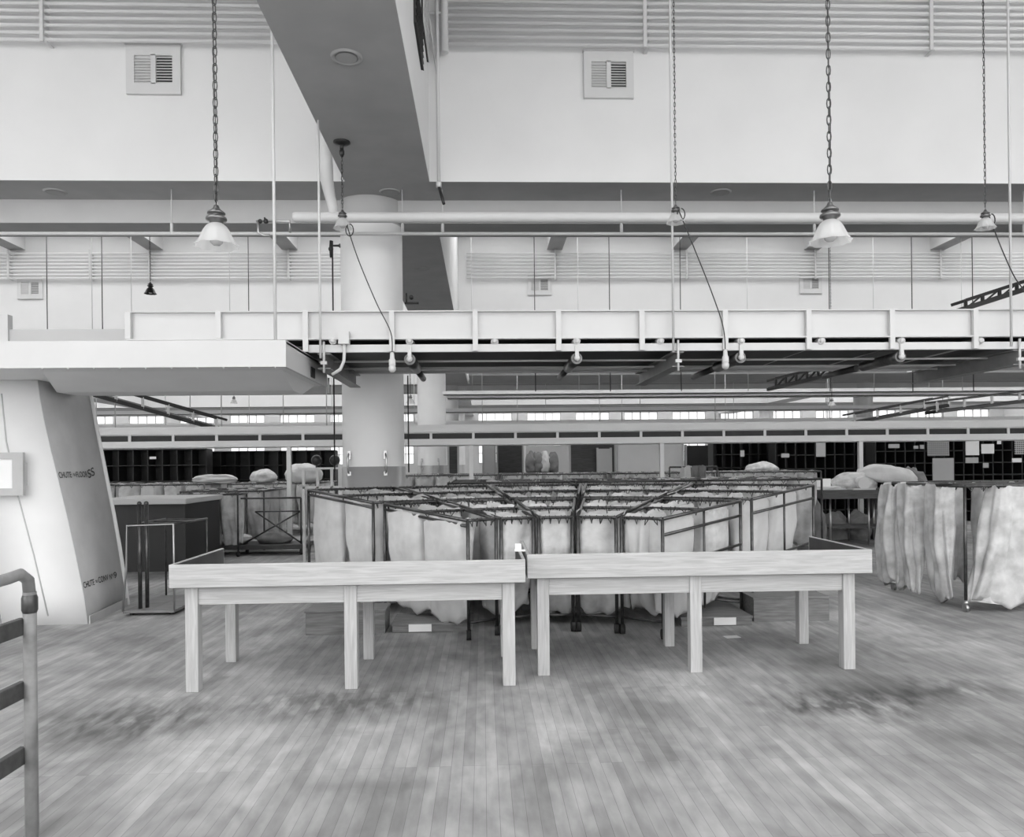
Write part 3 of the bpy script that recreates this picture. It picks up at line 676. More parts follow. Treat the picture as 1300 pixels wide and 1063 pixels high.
# ------------------------------------------------------------------ mail sacks
def sack_mesh(w, d, L, seed, flare=1.0, mat_=None, dip=.03, lean=(0, 0), nu=36, nv=15, folds=.05):
    rnd = random.Random(seed); ph = [rnd.uniform(0, 6.28) for _ in range(6)]; rs_ = rnd.uniform(-1, 1)
    vs = []; fs = []
    def ring(t_):
        z = -L * t_; out = []
        fl = 1 + (flare - 1) * t_ ** .8
        bw = w / 2 * fl * (1 + .04 * math.sin(ph[0] + 3 * t_)); bd = d / 2 * (1 + .08 * math.sin(PI * min(1, t_ * 1.3))) * (1 - .80 * max(0, (t_ - .25) / .75) ** 1.6)
        close = 1.0
        if t_ > .97: close = .35 if t_ > .99 else .8
        for k in range(nu):
            a = 2 * PI * k / nu; c, s = math.cos(a), math.sin(a); e = .45 + .45 * min(1, t_ * 2)
            x = bw * math.copysign(abs(c) ** e, c) * (.97 if t_ > .99 else 1); y = bd * math.copysign(abs(s) ** e, s) * close
            fo = folds * min(1, t_ * 2.2 + .15) * (math.sin(5 * a + ph[1] + 2.2 * t_) + .6 * math.sin(9 * a + ph[2] - 3 * t_) + .35 * math.sin(14 * a + ph[3]))
            x *= 1 + fo * .8; y += d * .75 * fo * (1 if s > 0 else -1) * abs(s)
            zz = z
            if t_ == 0 or t_ < .05:
                zz += dip * (1 - t_ / .05) * ((.5 + .5 * math.cos(4 * a)) * (1.1 + .5 * math.sin(ph[4] + 2 * a)) - .35 + .25 * math.sin(13 * a + ph[2]))
            nn = noise.noise(Vector((x * 6 + seed, y * 6, z * 3)))
            x += .022 * nn * min(1, t_ * 3); y += .022 * noise.noise(Vector((x * 5, y * 5 + seed, z * 4))) * min(1, t_ * 3)
            if t_ > .6: zz += (.035 * math.sin(x / w * 5 + ph[5]) + .05 * rs_ * (x / w) + .02 * math.sin(x / w * 14 + ph[3])) * (t_ - .6) * 2.5
            out.append(Vector((x + lean[0] * t_ ** 1.3, y + lean[1] * t_ ** 1.3, zz)))
        return out
    ts = [0, .05] + [.05 + .89 * k / (nv - 3) for k in range(1, nv - 2)] + [.975, 1.0]
    for t_ in ts: vs += ring(t_)
    m_ = len(ts)
    for j in range(m_ - 1):
        for k in range(nu):
            q = (k + 1) % nu; fs.append((j * nu + k, j * nu + q, (j + 1) * nu + q, (j + 1) * nu + k))
    fs.append(tuple((m_ - 1) * nu + k for k in range(nu)))
    me = bpy.data.meshes.new('mail_sack'); me.from_pydata(vs, [], fs); me.polygons.foreach_set('use_smooth', [True] * len(fs)); me.materials.append(mat_ or CANVAS); return me
def put_sack(me, loc, rz, label, group, sc=(1, 1, 1)):
    o = bpy.data.objects.new('mail_sack', me); COL.objects.link(o); o.location = loc; o.rotation_euler.z = rz; o.scale = sc
    return tag(o, label, 'sack', group)
BASE = [sack_mesh(1, 1, 1, s, flare=f, mat_=m_) for s, f, m_ in ((1, 1.0, CANVAS), (2, 1.08, CANVAS), (3, .95, CANVAS2), (4, 1.05, CANVAS2), (5, 1.0, CANVAS))]
CNT = [0]
def cell_sack(c, w, d, L, rz, label, group):
    CNT[0] += 1; me = SM[(CNT[0] * 7 + int(c.x * 13)) % len(SM)]
    return put_sack(me, c, rz, label, group, (w / .30, d / .30, L / .90))
SM = [sack_mesh(.30, .30, .90, 20 + s, flare=f, mat_=m_, folds=fo) for s, (f, m_, fo) in enumerate(((1.0, CANVAS, .08), (1.12, CANVAS, .11), (.9, CANVAS2, .10), (1.05, CANVAS2, .07), (1.0, CANVAS, .12), (.94, CANVAS, .10)))]

# ------------------------------------------------------------------ fan-shaped rack group behind the tables
FC = Vector((.64, 5.78, 0)); R0, R1, R2, R3 = 1.2, 2.5, 2.66, 3.98
def fz(R): return 1.035 + .078 * (R - R0)
def fp(R, deg, dz=0): a = math.radians(deg); return Vector((FC.x + R * math.sin(a), FC.y + R * math.cos(a), fz(R) + dz))
edges = [-41.5, -25, -8, 9, 28, 49.5]
wname = ['leftmost', 'second from left', 'middle', 'second from right', 'rightmost']
def hooks_on(a, b, n):
    """rope lashed round the rail with a loop for every sack corner: one continuous piece"""
    d = (b - a); u = d.normalized(); v = Vector((0, 0, 1)); w = u.cross(v); pts = []; N_ = n * 7
    for k in range(N_ + 1):
        ph = k % 7; p = a + d * (k / N_); r = .017 if ph in (0, 1, 6) else .021
        ang = k * 2.4 + n
        q = p + (v * math.cos(ang) + w * math.sin(ang)) * r
        if ph == 3: q = p + Vector((0, 0, -.055)) + w * (.02 if k % 2 else -.02)
        pts.append(q)
    return MB().tube(pts, .0055, 5)
def fan_rack(a0, a1, Ra, Rb, nrow, wn, ring):
    g = 1.0; A0, A1 = a0 + g * 1.2 / Ra * 1.2, a1 - g * 1.2 / Ra * 1.2
    c = fp((Ra + Rb) / 2, (a0 + a1) / 2); c.z = 0
    t = thing('sack_rack', 'pipe sack rack, %s wedge of the %s ring behind the tables' % (wn, ring), 'rack', c, group='fan-shaped sack racks')
    def T(name, pts, r=.016, m_=PIPE): return MB().tube([p - c for p in pts], r, 8).build(name, m_, t)
    T('side_rail', [fp(Ra, A0), fp(Rb, A0)]); T('side_rail', [fp(Ra, A1), fp(Rb, A1)])
    if a0 == edges[0] : T('side_rail', [fp(Ra, A0, -.05), fp(Rb, A0, -.05)], .014)
    for k in range(nrow + 1):
        R = Ra + (Rb - Ra) * k / nrow
        am = (A0 + A1) / 2
        T('cross_rail', [fp(R, A0), fp(R, (A0 + am) / 2), fp(R, am), fp(R, (A1 + am) / 2), fp(R, A1)], .014)
        h = hooks_on(fp(R, A0) - c, fp(R, A1) - c, max(4, int(3 * R))); h.build('lashing_rope', DKROPE, t)
    for (R, A) in ((Ra, A0), (Ra, A1), (Rb, A0), (Rb, A1)):
        q = fp(R, A); lg = T('leg', [q, Vector((q.x, q.y, .09))], .016)
        MB().tube([Vector((q.x - .02, q.y, .045)) - c, Vector((q.x + .02, q.y, .045)) - c], .045, 12).build('caster', BLACK, lg)
    if a1 == edges[-1]:
        T('side_brace', [fp(Ra, A1, -.14), fp(Rb, A1, -.14)], .014); T('side_brace', [fp(Ra, A1, -.42 if Ra < 2 else -.62), fp(Rb, A1, -.42 if Ra < 2 else -.62)], .014)
        T('mid_post', [fp((Ra + Rb) / 2, A1), fp((Ra + Rb) / 2, A1, -.9)], .012)
    for Rq in (Ra, Rb): MB().tube([Vector((*fp(Rq, A0).xy, .15)) - c, Vector((*fp(Rq, A1).xy, .15)) - c], .012, 6).build('bottom_bar', PIPE, t)
    # sacks
    for k in range(nrow):
        Ri, Ro = Ra + (Rb - Ra) * k / nrow, Ra + (Rb - Ra) * (k + 1) / nrow; Rm = (Ri + Ro) / 2
        arc = math.radians(A1 - A0) * Rm; nn = max(1, round(arc / .33))
        for j in range(nn):
            am = A0 + (A1 - A0) * (j + .5) / nn; p = fp(Rm, am, -.012)
            rowl = ('front row', 'back row')[k]; 
            side = '' if nn == 1 else (' at the left' if j == 0 else ' at the right' if j == nn - 1 else ' in the centre')
            
            if (wn == 'leftmost' and j == 0) or (wn == 'rightmost' and j == nn - 1): continue
            lab = 'open sack, %s%s, in %s %s fan rack' % (rowl, side, wn, ring)
            Ls = .86 + .06 * random.random() + (.03 if Ra > 2 else 0)
            cell_sack(p, arc / nn * .98, (Ro - Ri) * .92, Ls, -math.radians(am), lab, 'canvas sacks in the fan racks')
for i in range(5):
    fan_rack(edges[i], edges[i + 1], R0, R1, 2, wname[i], 'inner')
    fan_rack(edges[i], edges[i + 1], R2, R3, 2, wname[i], 'outer')
# broad sacks hanging on the outside of the fan's left and right flanks
def flank(Ra, deg, off, w, L, seed, lab, flare=1.05, m_=CANVAS2, lean=(0, 0), d=.16, folds=.03):
    p = fp(Ra, deg, -.05); a = math.radians(deg); nrm = Vector((math.cos(a), -math.sin(a), 0)) * off; p += nrm
    me = sack_mesh(w, d, L, seed, flare=flare, mat_=m_, lean=lean, folds=folds)
    put_sack(me, p, -a + PI / 2, lab, 'broad sacks on the fan rack flanks')
flank(1.56, -39.5, .05, .56, .90, 61, 'broad smooth canvas sack on the left flank, nearest the tables', d=.26)
flank(2.18, -39.5, .05, .56, .92, 62, 'broad canvas sack on the left flank, second from the tables', d=.26)
flank(2.99, -39.5, .05, .56, 1.02, 63, 'broad canvas sack on the left flank, bulging, third from the tables', 1.1, folds=.05, d=.26)
flank(3.65, -39.5, .04, .56, 1.05, 64, 'broad canvas sack at the far left end of the fan flank', 1.15, lean=(.16, .0), folds=.05, d=.26)
flank(1.56, 47, -.13, .50, .86, 65, 'broad white sack inside the right flank frame nearest the table', d=.26)
flank(2.20, 47, -.12, .44, .86, 66, 'creased sack on the right flank between the two frames', m_=CANVAS, folds=.06, d=.26)
flank(2.99, 47, -.12, .54, .9, 67, 'broad white sack inside the farther right flank frame', d=.26)
flank(3.65, 47, -.12, .54, .9, 68, 'broad white sack at the far right end of the fan flank', d=.26)

# ------------------------------------------------------------------ straight racks farther back
def rack(cx_, cy_, w, d, z, nx, ny, lab, where, rz=0, L=.9, grp='straight sack racks farther back', fill=1.0, sacklab=None, legs=True, wsc=.9):
    t = thing('sack_rack', lab, 'rack', (cx_, cy_, 0), rz, grp)
    for sx in (-1, 1): MB().tube([(sx * w / 2, -d / 2, z), (sx * w / 2, d / 2, z)], .017, 8).build('side_rail', PIPE, t)
    for k in range(ny + 1):
        y = -d / 2 + d * k / ny; MB().tube([(-w / 2, y, z), (w / 2, y, z)], .015, 8).build('cross_rail', PIPE, t)
        hooks_on(Vector((-w / 2, y, z)), Vector((w / 2, y, z)), nx * 2).build('lashing_rope', DKROPE, t)
    for sx in (-1, 1):
        for sy in (-1, 1):
            lg = MB().tube([(sx * w / 2, sy * d / 2, z), (sx * w / 2, sy * d / 2, .09)], .016, 8).build('leg', PIPE, t)
            MB().tube([(sx * w / 2 - .018, sy * d / 2, .045), (sx * w / 2 + .018, sy * d / 2, .045)], .045, 12).build('caster', BLACK, lg)
    R = Matrix.Rotation(rz, 3, 'Z')
    for j in range(ny):
        for i in range(nx):
            if random.random() > fill: continue
            p = R @ Vector((-w / 2 + w * (i + .5) / nx, -d / 2 + d * (j + .5) / ny, z - .012)) + Vector((cx_, cy_, 0))
            cell_sack(p, w / nx * wsc, d / ny * .88, L, rz, sacklab or 'canvas sack in the %s' % where, grp.replace('racks', 'rack sacks') + ', ' + where)
    return t
for k in range(3):
    wh = ('first', 'second', 'third', 'fourth')[k] + ' straight rack from the left behind the fan'
    rack(.35 + 1.75 * k, 11.35, 1.65, 1.7, 1.27, 4, 3, 'pipe rack of canvas sacks, %s' % wh.replace('straight rack ', ''), wh)
for k in range(4):
    wh = ('first', 'second', 'third', 'fourth')[k] + ' rack from the left in the rearmost row'
    rack(-.8 + 2.3 * k, 17.3, 2.2, 2.2, 1.30, 5, 3, 'rearmost pipe sack rack, %s of four from the left' % ('first', 'second', 'third', 'fourth')[k], wh)
rack(-4.75, 15.2, 1.5, 1.9, 1.08, 4, 3, 'pipe sack rack with leaning sacks left of the first column', 'rack left of the first column', fill=.85)
rack(-4.6, 18.2, 1.9, 2.4, 1.15, 4, 4, 'pipe sack rack farther back left of the first column', 'second rack left of the first column')
rack(-7.0, 18.2, 1.9, 2.4, 1.15, 4, 4, 'pipe sack rack behind the frame truck at the left', 'rack behind the frame truck')
rack(-9.3, 18.2, 1.9, 2.4, 1.15, 4, 4, 'pipe sack rack partly behind the chute', 'rack partly behind the chute')

# right-hand wheeled rack close to the camera
gr = 'sacks on the wheeled rack at the right'
t = thing('sack_rack', 'wheeled rack of long hanging sacks cropped at the right edge', 'rack', (5.65, 8.2, 0)); zz = 1.255
w, d = 1.7, 1.35
for sx in (-1, 1): MB().tube([(sx * w / 2, -d / 2, zz), (sx * w / 2, d / 2, zz)], .02, 8).build('side_rail', PIPE, t)
for k in range(4):
    y = -d / 2 + d * k / 3; MB().tube([(-w / 2, y, zz), (w / 2, y, zz)], .018, 8).build('cross_rail', PIPE, t); hooks_on(Vector((-w / 2, y, zz)), Vector((w / 2, y, zz)), 12).build('lashing_rope', DKROPE, t)
for sx in (-1, 1):
    for sy in (-1, 1):
        lg = MB().tube([(sx * w / 2, sy * d / 2, zz), (sx * w / 2, sy * d / 2, .1)], .016, 8).build('leg', PIPE, t)
        MB().tube([(sx * w / 2 - .018, sy * d / 2, .04), (sx * w / 2 + .018, sy * d / 2, .04)], .04, 12).ball((sx * w / 2, sy * d / 2, .09), .03).build('caster', STEEL, lg)
X0 = 5.65 - w / 2; YN = 8.2 - d / 2; YFAR = 8.2 + d / 2
sp = [(X0 - .02, YFAR - .15, .30, .30, 1.12, 1.5, PI / 2, (0, .12), 'long pale sack at the far left corner of the right wheeled rack'),
      (X0 - .03, YFAR - .48, .28, .26, 1.14, 1.35, PI / 2, (0, .05), 'long creased sack in the middle of the right rack side'),
      (X0 + .0, YN + .42, .30, .2, 1.16, 1.2, PI / 2, (0, .0), 'shaded sack between the creased sack and the leg of the right rack'),
      (X0 + .50, YN + .02, .46, .26, 1.15, 1.45, 0, (-.16, -.05), 'big flaring stained sack on the front of the right wheeled rack'),
      (X0 + .98, YN + .05, .42, .26, 1.15, 1.3, 0, (.05, -.02), 'stained front sack cropped by the right edge'),
      (X0 + .75, YN + .65, .4, .3, 1.05, 1.1, 0, (0, 0), 'sack inside the right wheeled rack, showing only its top'),
      (X0 + .3, YN + .8, .3, .3, 1.05, 1.0, 0, (0, 0), 'sack inside the right wheeled rack beside its left rail'),
      (X0 + 1.3, YN + .6, .4, .3, 1.05, 1.1, 0, (0, 0), 'inner sack of the right wheeled rack nearest the edge')]
for k, (x, y, sw, sd, sl, fl, rz, ln, lab) in enumerate(sp):
    put_sack(sack_mesh(sw, sd, sl, 80 + k, flare=fl, mat_=CANVAS, lean=ln, folds=.15, nu=56), (x, y, zz - .02), rz, lab, gr)

# ------------------------------------------------------------------ boxes and platforms under the fan
def crate(px0, py0, px1, py1, depth, label, m_=MIDWOOD, name='wooden_crate', label_card=None, cat='crate', lid=True):
    rr = ray((px0 + px1) / 2, py1); tt = -CAMZ / rr.z; Y = rr.y * tt
    x0, x1 = X(px0, py1, Y), X(px1, py1, Y); h = Z((px0 + px1) / 2, py0, Y)
    t = thing(name, label, cat, ((x0 + x1) / 2, Y + depth / 2, 0)); w = (x1 - x0) / 2; d = depth / 2
    cbd = MB().box(-w, w, -d, d, 0, h - .02).build('crate_body', m_, t, bevel=.004)
    MB().box(-w - .008, w + .008, -d - .008, d + .008, h - .02, h).build('crate_lid' if lid else 'deck_board', m_, t, bevel=.003)
    if label_card:
        a, b = label_card; MB().box(X(a, py1, Y) - t.location.x, X(b, py1, Y) - t.location.x, -d - .014, -d - .009, h * .12, h * .9).build('paper_label', PAPER, cbd, label='white paper label on the edge')
    return t
crate(388, 775, 489, 806, .35, 'plain wooden crate on the floor under the left table')
crate(498, 791, 600, 803, .45, 'low wooden platform with paper label under the left table', label_card=(519, 548), name='low_platform', cat='platform', lid=False)
crate(957, 758, 1053, 789, .4, 'wooden box on the floor behind the right table legs')
crate(865, 783, 955, 795, .75, 'low wooden platform with white label under the right table', label_card=(906, 934), name='low_platform', cat='platform', lid=False)
crate(719, 766, 790, 777, .4, 'low wooden platform farther back between the tables', name='low_platform', cat='platform', lid=False)
crate(662, 765, 712, 775, .3, 'short wooden platform behind the gap between the tables', name='low_platform', cat='platform', lid=False)
rr = ray(929, 809); tt = -CAMZ / rr.z
MB().box(-.065, .065, -.045, .045, 0, .002, rz=.15).build('paper_slip', PAPER, None, loc=(rr.x * tt, rr.y * tt, .001), label='white slip of paper lying on the floor under the right table', cat='paper')

# ------------------------------------------------------------------ rail conveyor across the hall at mid depth
def rails(Y, spec, label, xa, xb, posts=(), spacers=None, depth=.9, m_=BRIGHT, belt=True, floor_posts=True):
    """spec: pairs (z0,z1) of rails"""
    zlo = min(s[0] for s in spec); t = thing('roller_conveyor', label, 'conveyor', ((xa + xb) / 2, Y, zlo)); L = Vector(t.location)
    for (z0, z1) in spec:
        MB().box(xa - L.x, xb - L.x, 0, .03, z0 - L.z, z1 - L.z).build('front_rail', m_, t); MB().box(xa - L.x, xb - L.x, depth - .03, depth, z0 - L.z, z1 - L.z).build('rear_rail', m_, t)
    if belt: zb = spec[0][0] - L.z + .03; MB().box(xa - L.x, xb - L.x, .04, depth - .04, zb, zb + (.20 if len(spec) > 1 else .03)).build('belt', BELT, t)
    if spacers:
        zt = max(s[1] for s in spec) - L.z; x = xa + .3
        while x < xb:
            MB().box(x - L.x - .025, x - L.x + .025, .005, .028, 0, zt).build('spacer', m_, t); x += spacers
    for p in posts:
        x = X(p, 580, Y) - L.x; MB().box(x - .04, x + .04, .02, .1, -zlo, 0).box(x - .09, x + .09, -.03, .15, -zlo, -zlo + .015).build('post', m_, t)
    return t
YR = 15.0
rails(YR, ((Z(650, 564.5, YR), Z(650, 556.5, YR)), (Z(650, 548, YR), Z(650, 538.5, YR))), 'white two-rail conveyor crossing at mid depth on slim white posts', -9.5, 12, posts=(366, 598, 841, 1094), spacers=.82)
MB().box(X(366, 600, YR) - .3, X(366, 600, YR) + .0, YR - .02, YR + .0, 0, 0)
for (Y, a, b, lab, x0, x1, dd) in ((19.5, 3.30, 3.38, 'thin white overhead rail conveyor in the second bay, nearer one', -1.0, 24, .7), (21.9, 3.42, 3.62, 'white overhead conveyor just behind the second column', -1.0, 24, .8),
                       (26, 3.3, 3.42, 'thin white overhead rails over the far racks', -14, 26, .8), (29.5, 2.95, 3.2, 'white band conveyor high above the farthest racks', -16, 26, .8),
                       (24, 2.75, 2.83, 'slim white rail low behind the second column', -14, 26, .6),
                       (33, 2.35, 2.75, 'wide pale conveyor band in front of the back windows', -20, 30, .8)):
    rails(Y, ((a, b),), lab, x0, x1, depth=dd, belt=(Y not in (24,)), spacers=None)
# fine hanging rods of the far conveyors
RN = ['first', 'second', 'third', 'fourth', 'fifth', 'sixth', 'seventh', 'eighth', 'ninth', 'tenth', 'eleventh', 'twelfth', 'thirteenth']
for k, (p, dk) in enumerate(((61, 1), (118, 0), (131, 1), (168, 0), (293, 0), (317, 1))):
    vrod(p, 500, 17.5, 'thin rod hanging before the second beam wall, %s from the left edge' % RN[k], r=.010 if dk else .008, m_=DARKMET if dk else LGREY)
for k, (p, dk) in enumerate(((600, 0), (680, 1), (735, 0), (775, 1), (865, 1), (950, 0), (1054, 1), (1110, 0), (1159, 1), (1222, 0), (1236, 1))):
    vrod(p, 497, 19.2, 'thin rod hanging before the second beam wall, %s right of the column' % RN[k], r=.012 if dk else .008, m_=DARKMET if dk else LGREY)
for k in range(14):
    x = 2 + k * 1.3; MB().tube([(0, 0, 1.95), (0, 0, 0)], .016, 6).build('hanger_rod', WHITE, None, loc=(x - 2, 25.6 + (k % 3) * 3, 2.8 + .05 * (k % 3)), label='white rod among the far hanging rods right of the columns', cat='rod', group='far rods right')
for k in range(12):
    MB().tube([(0, 0, 2.8), (0, 0, 0)], .016, 6).build('hanger_rod', WHITE, None, loc=(-13.5 + k * 1.0, 22.5 + (k % 3) * 3, 2.6), label='white rod among the far hanging rods left of the columns', cat='rod', group='far rods left')
# sagging inclined conveyors
def incline(a, b, wid, label, m_=DARKMET, h=.12, truss=False, struts=8, rail2=True):
    a = Vector(a); b = Vector(b); t = thing('inclined_conveyor', label, 'conveyor', b); d = a - b; o = Vector((0, wid, 0))
    for off in (Vector((0, 0, 0)), o):
        MB().bar(off, d + off, .05, .07).build('side_beam', m_, t)
        if rail2: MB().bar(off + Vector((0, 0, h * 2)), d + off + Vector((0, 0, h * 2)), .04, .05).build('guard_rail', m_, t)
    MB().prism([Vector((0, .03, .02)), Vector((0, wid - .03, .02)), Vector((0, wid - .03, .05)), Vector((0, .03, .05))], d).build('belt', BELT, t)
    for k in range(struts + 1):
        p = d * k / struts
        MB().bar(p, p + Vector((0, 0, h * 2)), .05, .03, (0, 1, 0)).build('strut', WHITE if not truss else m_, t)
        if truss and k < struts: MB().bar(p, d * (k + 1) / struts + Vector((0, 0, h * 2)), .03, .03).build('brace', m_, t)
    return t
incline(P(112, 500, 15.6), P(275, 545, 17.2), .7, 'dark inclined conveyor descending behind the chute at the left', struts=5)
incline(P(1205, 515, 19), P(1085, 537, 20), .7, 'dark inclined conveyor rising at the far right', struts=4)
incline(P(1330, 506, 17.2), P(1190, 523, 17.6), .5, 'second dark inclined conveyor beside the right edge', struts=4)
arm_a = P(1500, 304, 11.6)
incline(arm_a, P(1226, 392, 12.6), .4, 'dark trussed arm rising above the conveyor at the right edge', truss=True, struts=12, h=.07)
for ak, (ax, al) in enumerate(((1330, 'nearer the frame edge'), (1470, 'outside the right edge'))):
    vrod(ax, 358 if ax < 1400 else 313, 12.2, 'rod carrying the dark trussed arm, ' + al, r=.012)
incline(P(1120, 462, 14), P(985, 492, 17), .5, 'dark trussed conveyor under the big conveyor at the right', truss=True, struts=9, h=.1)

# ------------------------------------------------------------------ things in the background
# right hand work table with bundles
a = P(1040, 690, 13.6); TX0, TX1, TYY = X(1044, 640, 13.6), X(1166, 640, 13.6), 13.6; tzz = Z(1100, 622, 13.6)
t = thing('work_table', 'dark wooden work table with thin metal legs, far right behind the fan racks', 'table', ((TX0 + TX1) / 2, TYY + .45, 0)); hw = (TX1 - TX0) / 2
MB().box(-hw, hw, -.45, .45, tzz - .16, tzz).build('table_top', DKWOOD, t, bevel=.004)
for sx in (-.8, 0, .55):
    for sy in (-.38, .38): MB().tube([(sx * hw, sy, 0), (sx * hw, sy, tzz - .16)], .018, 8).build('leg', STEEL, t)
MB().box(-hw * .8, hw * .6, -.38, .38, .3, .32).build('shelf', DKWOOD, t)
def lump(c, rx, ry, rz_, seed, name, label, m_, cat, group=None, tie=None, ang=0, n=28, m=16, fold=.1, tilt=0):
    rnd = random.Random(seed); c = Vector(c); ph = [rnd.uniform(0, 6) for _ in range(4)]; vs = []; fs = []
    for j in range(m + 1):
        v = PI * j / m
        for k in range(n):
            a = 2 * PI * k / n; x, y, z = -math.cos(v), math.sin(v) * math.cos(a), math.sin(v) * math.sin(a)
            q = 1 + (.42 * abs(noise.noise(Vector((x * 2.6 + seed, y * 2.6, z * 2.6)))) if name == 'sack_bundle' else 0) + .16 * noise.noise(Vector((x * 1.1 + seed * 2, y * 1.3, z * 1.3))) + fold * 1.3 * (math.sin(6 * a + ph[0] + 2 * x) * .5 + math.sin(11 * a + ph[1]) * .25) * (.4 + abs(x)) + .18 * noise.noise(Vector((x * 2 + seed, y * 2, z * 2)))
            X_ = x * rx * (1 + .06 * noise.noise(Vector((y * 3, z * 3, seed)))); Y_ = y * ry * q; Z_ = z * rz_ * q
            if Z_ < -rz_ * .6: Z_ = -rz_ * .6 + (Z_ + rz_ * .6) * .15
            Z_ += x * tilt
            X2 = X_ * math.cos(ang) - Y_ * math.sin(ang); Y2 = X_ * math.sin(ang) + Y_ * math.cos(ang)
            vs.append((X2, Y2, Z_ + rz_ * .66))
    for j in range(m):
        for k in range(n): q = (k + 1) % n; fs.append((j * n + k, j * n + q, (j + 1) * n + q, (j + 1) * n + k))
    b = MB(); b.add(vs, fs, True); return b.build(name, m_, None, loc=c, label=label, cat=cat, group=group)
lump((X(1098, 600, TYY), TYY + .4, tzz - .02), .42, .34, .20, 3, 'stuffed_sack', 'grey stuffed sack lying under the white one on the work table', CANVAS, 'sack', ang=.1)
lump((X(1137, 598, TYY), TYY + .3, tzz + .10), .52, .36, .20, 4, 'stuffed_sack', 'large white stuffed sack on top of the work table pile', CANVAS2, 'sack', ang=-.15, tilt=-.06)
lump((X(1160, 608, TYY + 3), TYY + 3.1, 0), .34, .3, .80, 5, 'stuffed_sack', 'gathered grey sack standing right of the work table pile', CANVAS3, 'sack', ang=.4)
lump((X(1190, 600, 15), 15.9, 0), .42, .3, .80, 6, 'stuffed_sack', 'ruffled dark sack behind the right wheeled rack', CANVAS3, 'sack')
for k, (p, lab) in enumerate(((1060, 'dark bundle of folded sacks under the work table, left one'), (1090, 'dark bundle of folded sacks under the work table, second from left'), (1120, 'dark bundle of folded sacks under the work table, third from left'), (1152, 'dark bundle of folded sacks under the work table, right one'), (1180, 'dark bundle beside the right wheeled rack'))):
    lump((X(p, 680, 14.6), 14.62, 0), .27, .2, .30, 30 + k, 'sack_bundle', lab, CANVAS3, 'bundle', fold=.3, ang=.3 * k)
lump((X(1036, 660, 12.2), 12.4, 0), .22, .3, .55, 40, 'sack_bundle', 'dark stuffed sack standing just right of the fan racks', CANVAS3, 'bundle')
b = MB()
for k in range(5): b.box(-.22, .22, -.15, .15, .012 * k, .012 * k + .01, rz=.2 * k)
b.build('paper_stack', PAPER, None, loc=(X(1062, 612, 13.7), 13.9, tzz), label='loose white papers on the left end of the work table', cat='papers')
MB().box(-.13, .13, -.01, .01, 0, .2).build('placard', PAPER, None, loc=(TX0 + .16, 13.9, tzz + .001), label='white placard standing at the left end of the work table', cat='placard')
t = thing('parcel_scale', 'small scale with round face on the front edge of the work table', 'scale', (X(1096, 620, 13.6), 13.66, tzz))
MB().box(-.22, .2, -.12, .1, 0, .03).build('scale_base', LGREY, t); MB().tube([(0, -.1, .12), (0, .1, .12)], .11, 20).build('scale_face', WHITE, t)
# dark pigeonhole cases
CASEWOOD = mat('near_black_wood', .018, .5, var=.3, scale=4)
def case(x0, x1, Y, z1, label, nx=8, nz=5, cards=(), z0=0, d=.5):
    t = thing('pigeonhole_case', label, 'shelving', ((x0 + x1) / 2, Y + d / 2, 0)); w = (x1 - x0) / 2
    MB().box(-w, w, d / 2 - .02, d / 2, z0, z1).build('case_back', CASEWOOD, t)
    s = MB()
    for k in range(nx + 1): x = -w + 2 * w * k / nx; s.box(x - .012, x + .012, -d / 2, d / 2 - .02, z0, z1)
    s.build('uprights', CASEWOOD, t); s = MB()
    for k in range(nz + 1): z = z0 + .25 + (z1 - z0 - .25) * k / nz; s.box(-w, w, -d / 2, d / 2 - .02, z - .012, z + .012)
    s.build('shelves', CASEWOOD, t)
    for (px0, py0, px1, py1, m_) in cards:
        a = P(px0, py0, Y - .02); b = P(px1, py1, Y - .02)
        MB().box(a.x - t.location.x, b.x - t.location.x, -d / 2 - .025, -d / 2 - .005, b.z, a.z).build('posted_card', m_, t)
    return t
def checker():
    M = bpy.data.materials.new('checked_board'); M.use_nodes = True; N = M.node_tree.nodes; L = M.node_tree.links
    c = N.new('ShaderNodeTexBrick'); c.offset = 0; c.inputs['Scale'].default_value = 1; c.inputs['Brick Width'].default_value = .05; c.inputs['Row Height'].default_value = .05; c.inputs['Mortar Size'].default_value = .009
    for q, v in (('Color1', .05), ('Color2', .07), ('Mortar', .5)): c.inputs[q].default_value = (v, v, v, 1)
    tc = N.new('ShaderNodeTexCoord'); mp = N.new('ShaderNodeMapping'); mp.inputs['Rotation'].default_value = (PI / 2, 0, 0); L.new(tc.outputs['Object'], mp.inputs[0]); L.new(mp.outputs[0], c.inputs['Vector']); L.new(c.outputs['Color'], N['Principled BSDF'].inputs['Base Color']); return M
CHK = checker()
case(X(1112, 600, 18.5), X(1310, 600, 18.5), 18.5, Z(1200, 557, 18.5), 'dark pigeonhole case with posted cards behind the right wheeled rack', 16, 6,
     cards=((1177, 559, 1205, 579, CHK), (1184, 582, 1211, 610, CARD), (1226, 560, 1243, 578, PAPER), (1246, 564, 1262, 576, PAPER), (1226, 581, 1242, 588, CARD), (1288, 556, 1305, 577, CHK), (1285, 582, 1297, 587, PAPER), (1160, 566, 1166, 570, CARD), (1168, 565, 1173, 570, CARD), (1128, 564, 1142, 569, CARD), (1266, 560, 1271, 564, PAPER), (1248, 588, 1255, 594, CARD)))
case(X(985, 600, 19.6), X(1110, 600, 19.6), 19.6, Z(1050, 560, 19.6), 'dark pigeonhole case behind the work table', 10, 5, cards=((1036, 561, 1048, 580, CARD), (1109, 567, 1118, 580, CARD), (992, 576, 1002, 581, CARD)))
case(X(906, 600, 21), X(986, 600, 21), 21, Z(950, 560, 21), 'dark case between the white panel and the work table', 7, 5, cards=((940, 572, 945, 580, PAPER),))
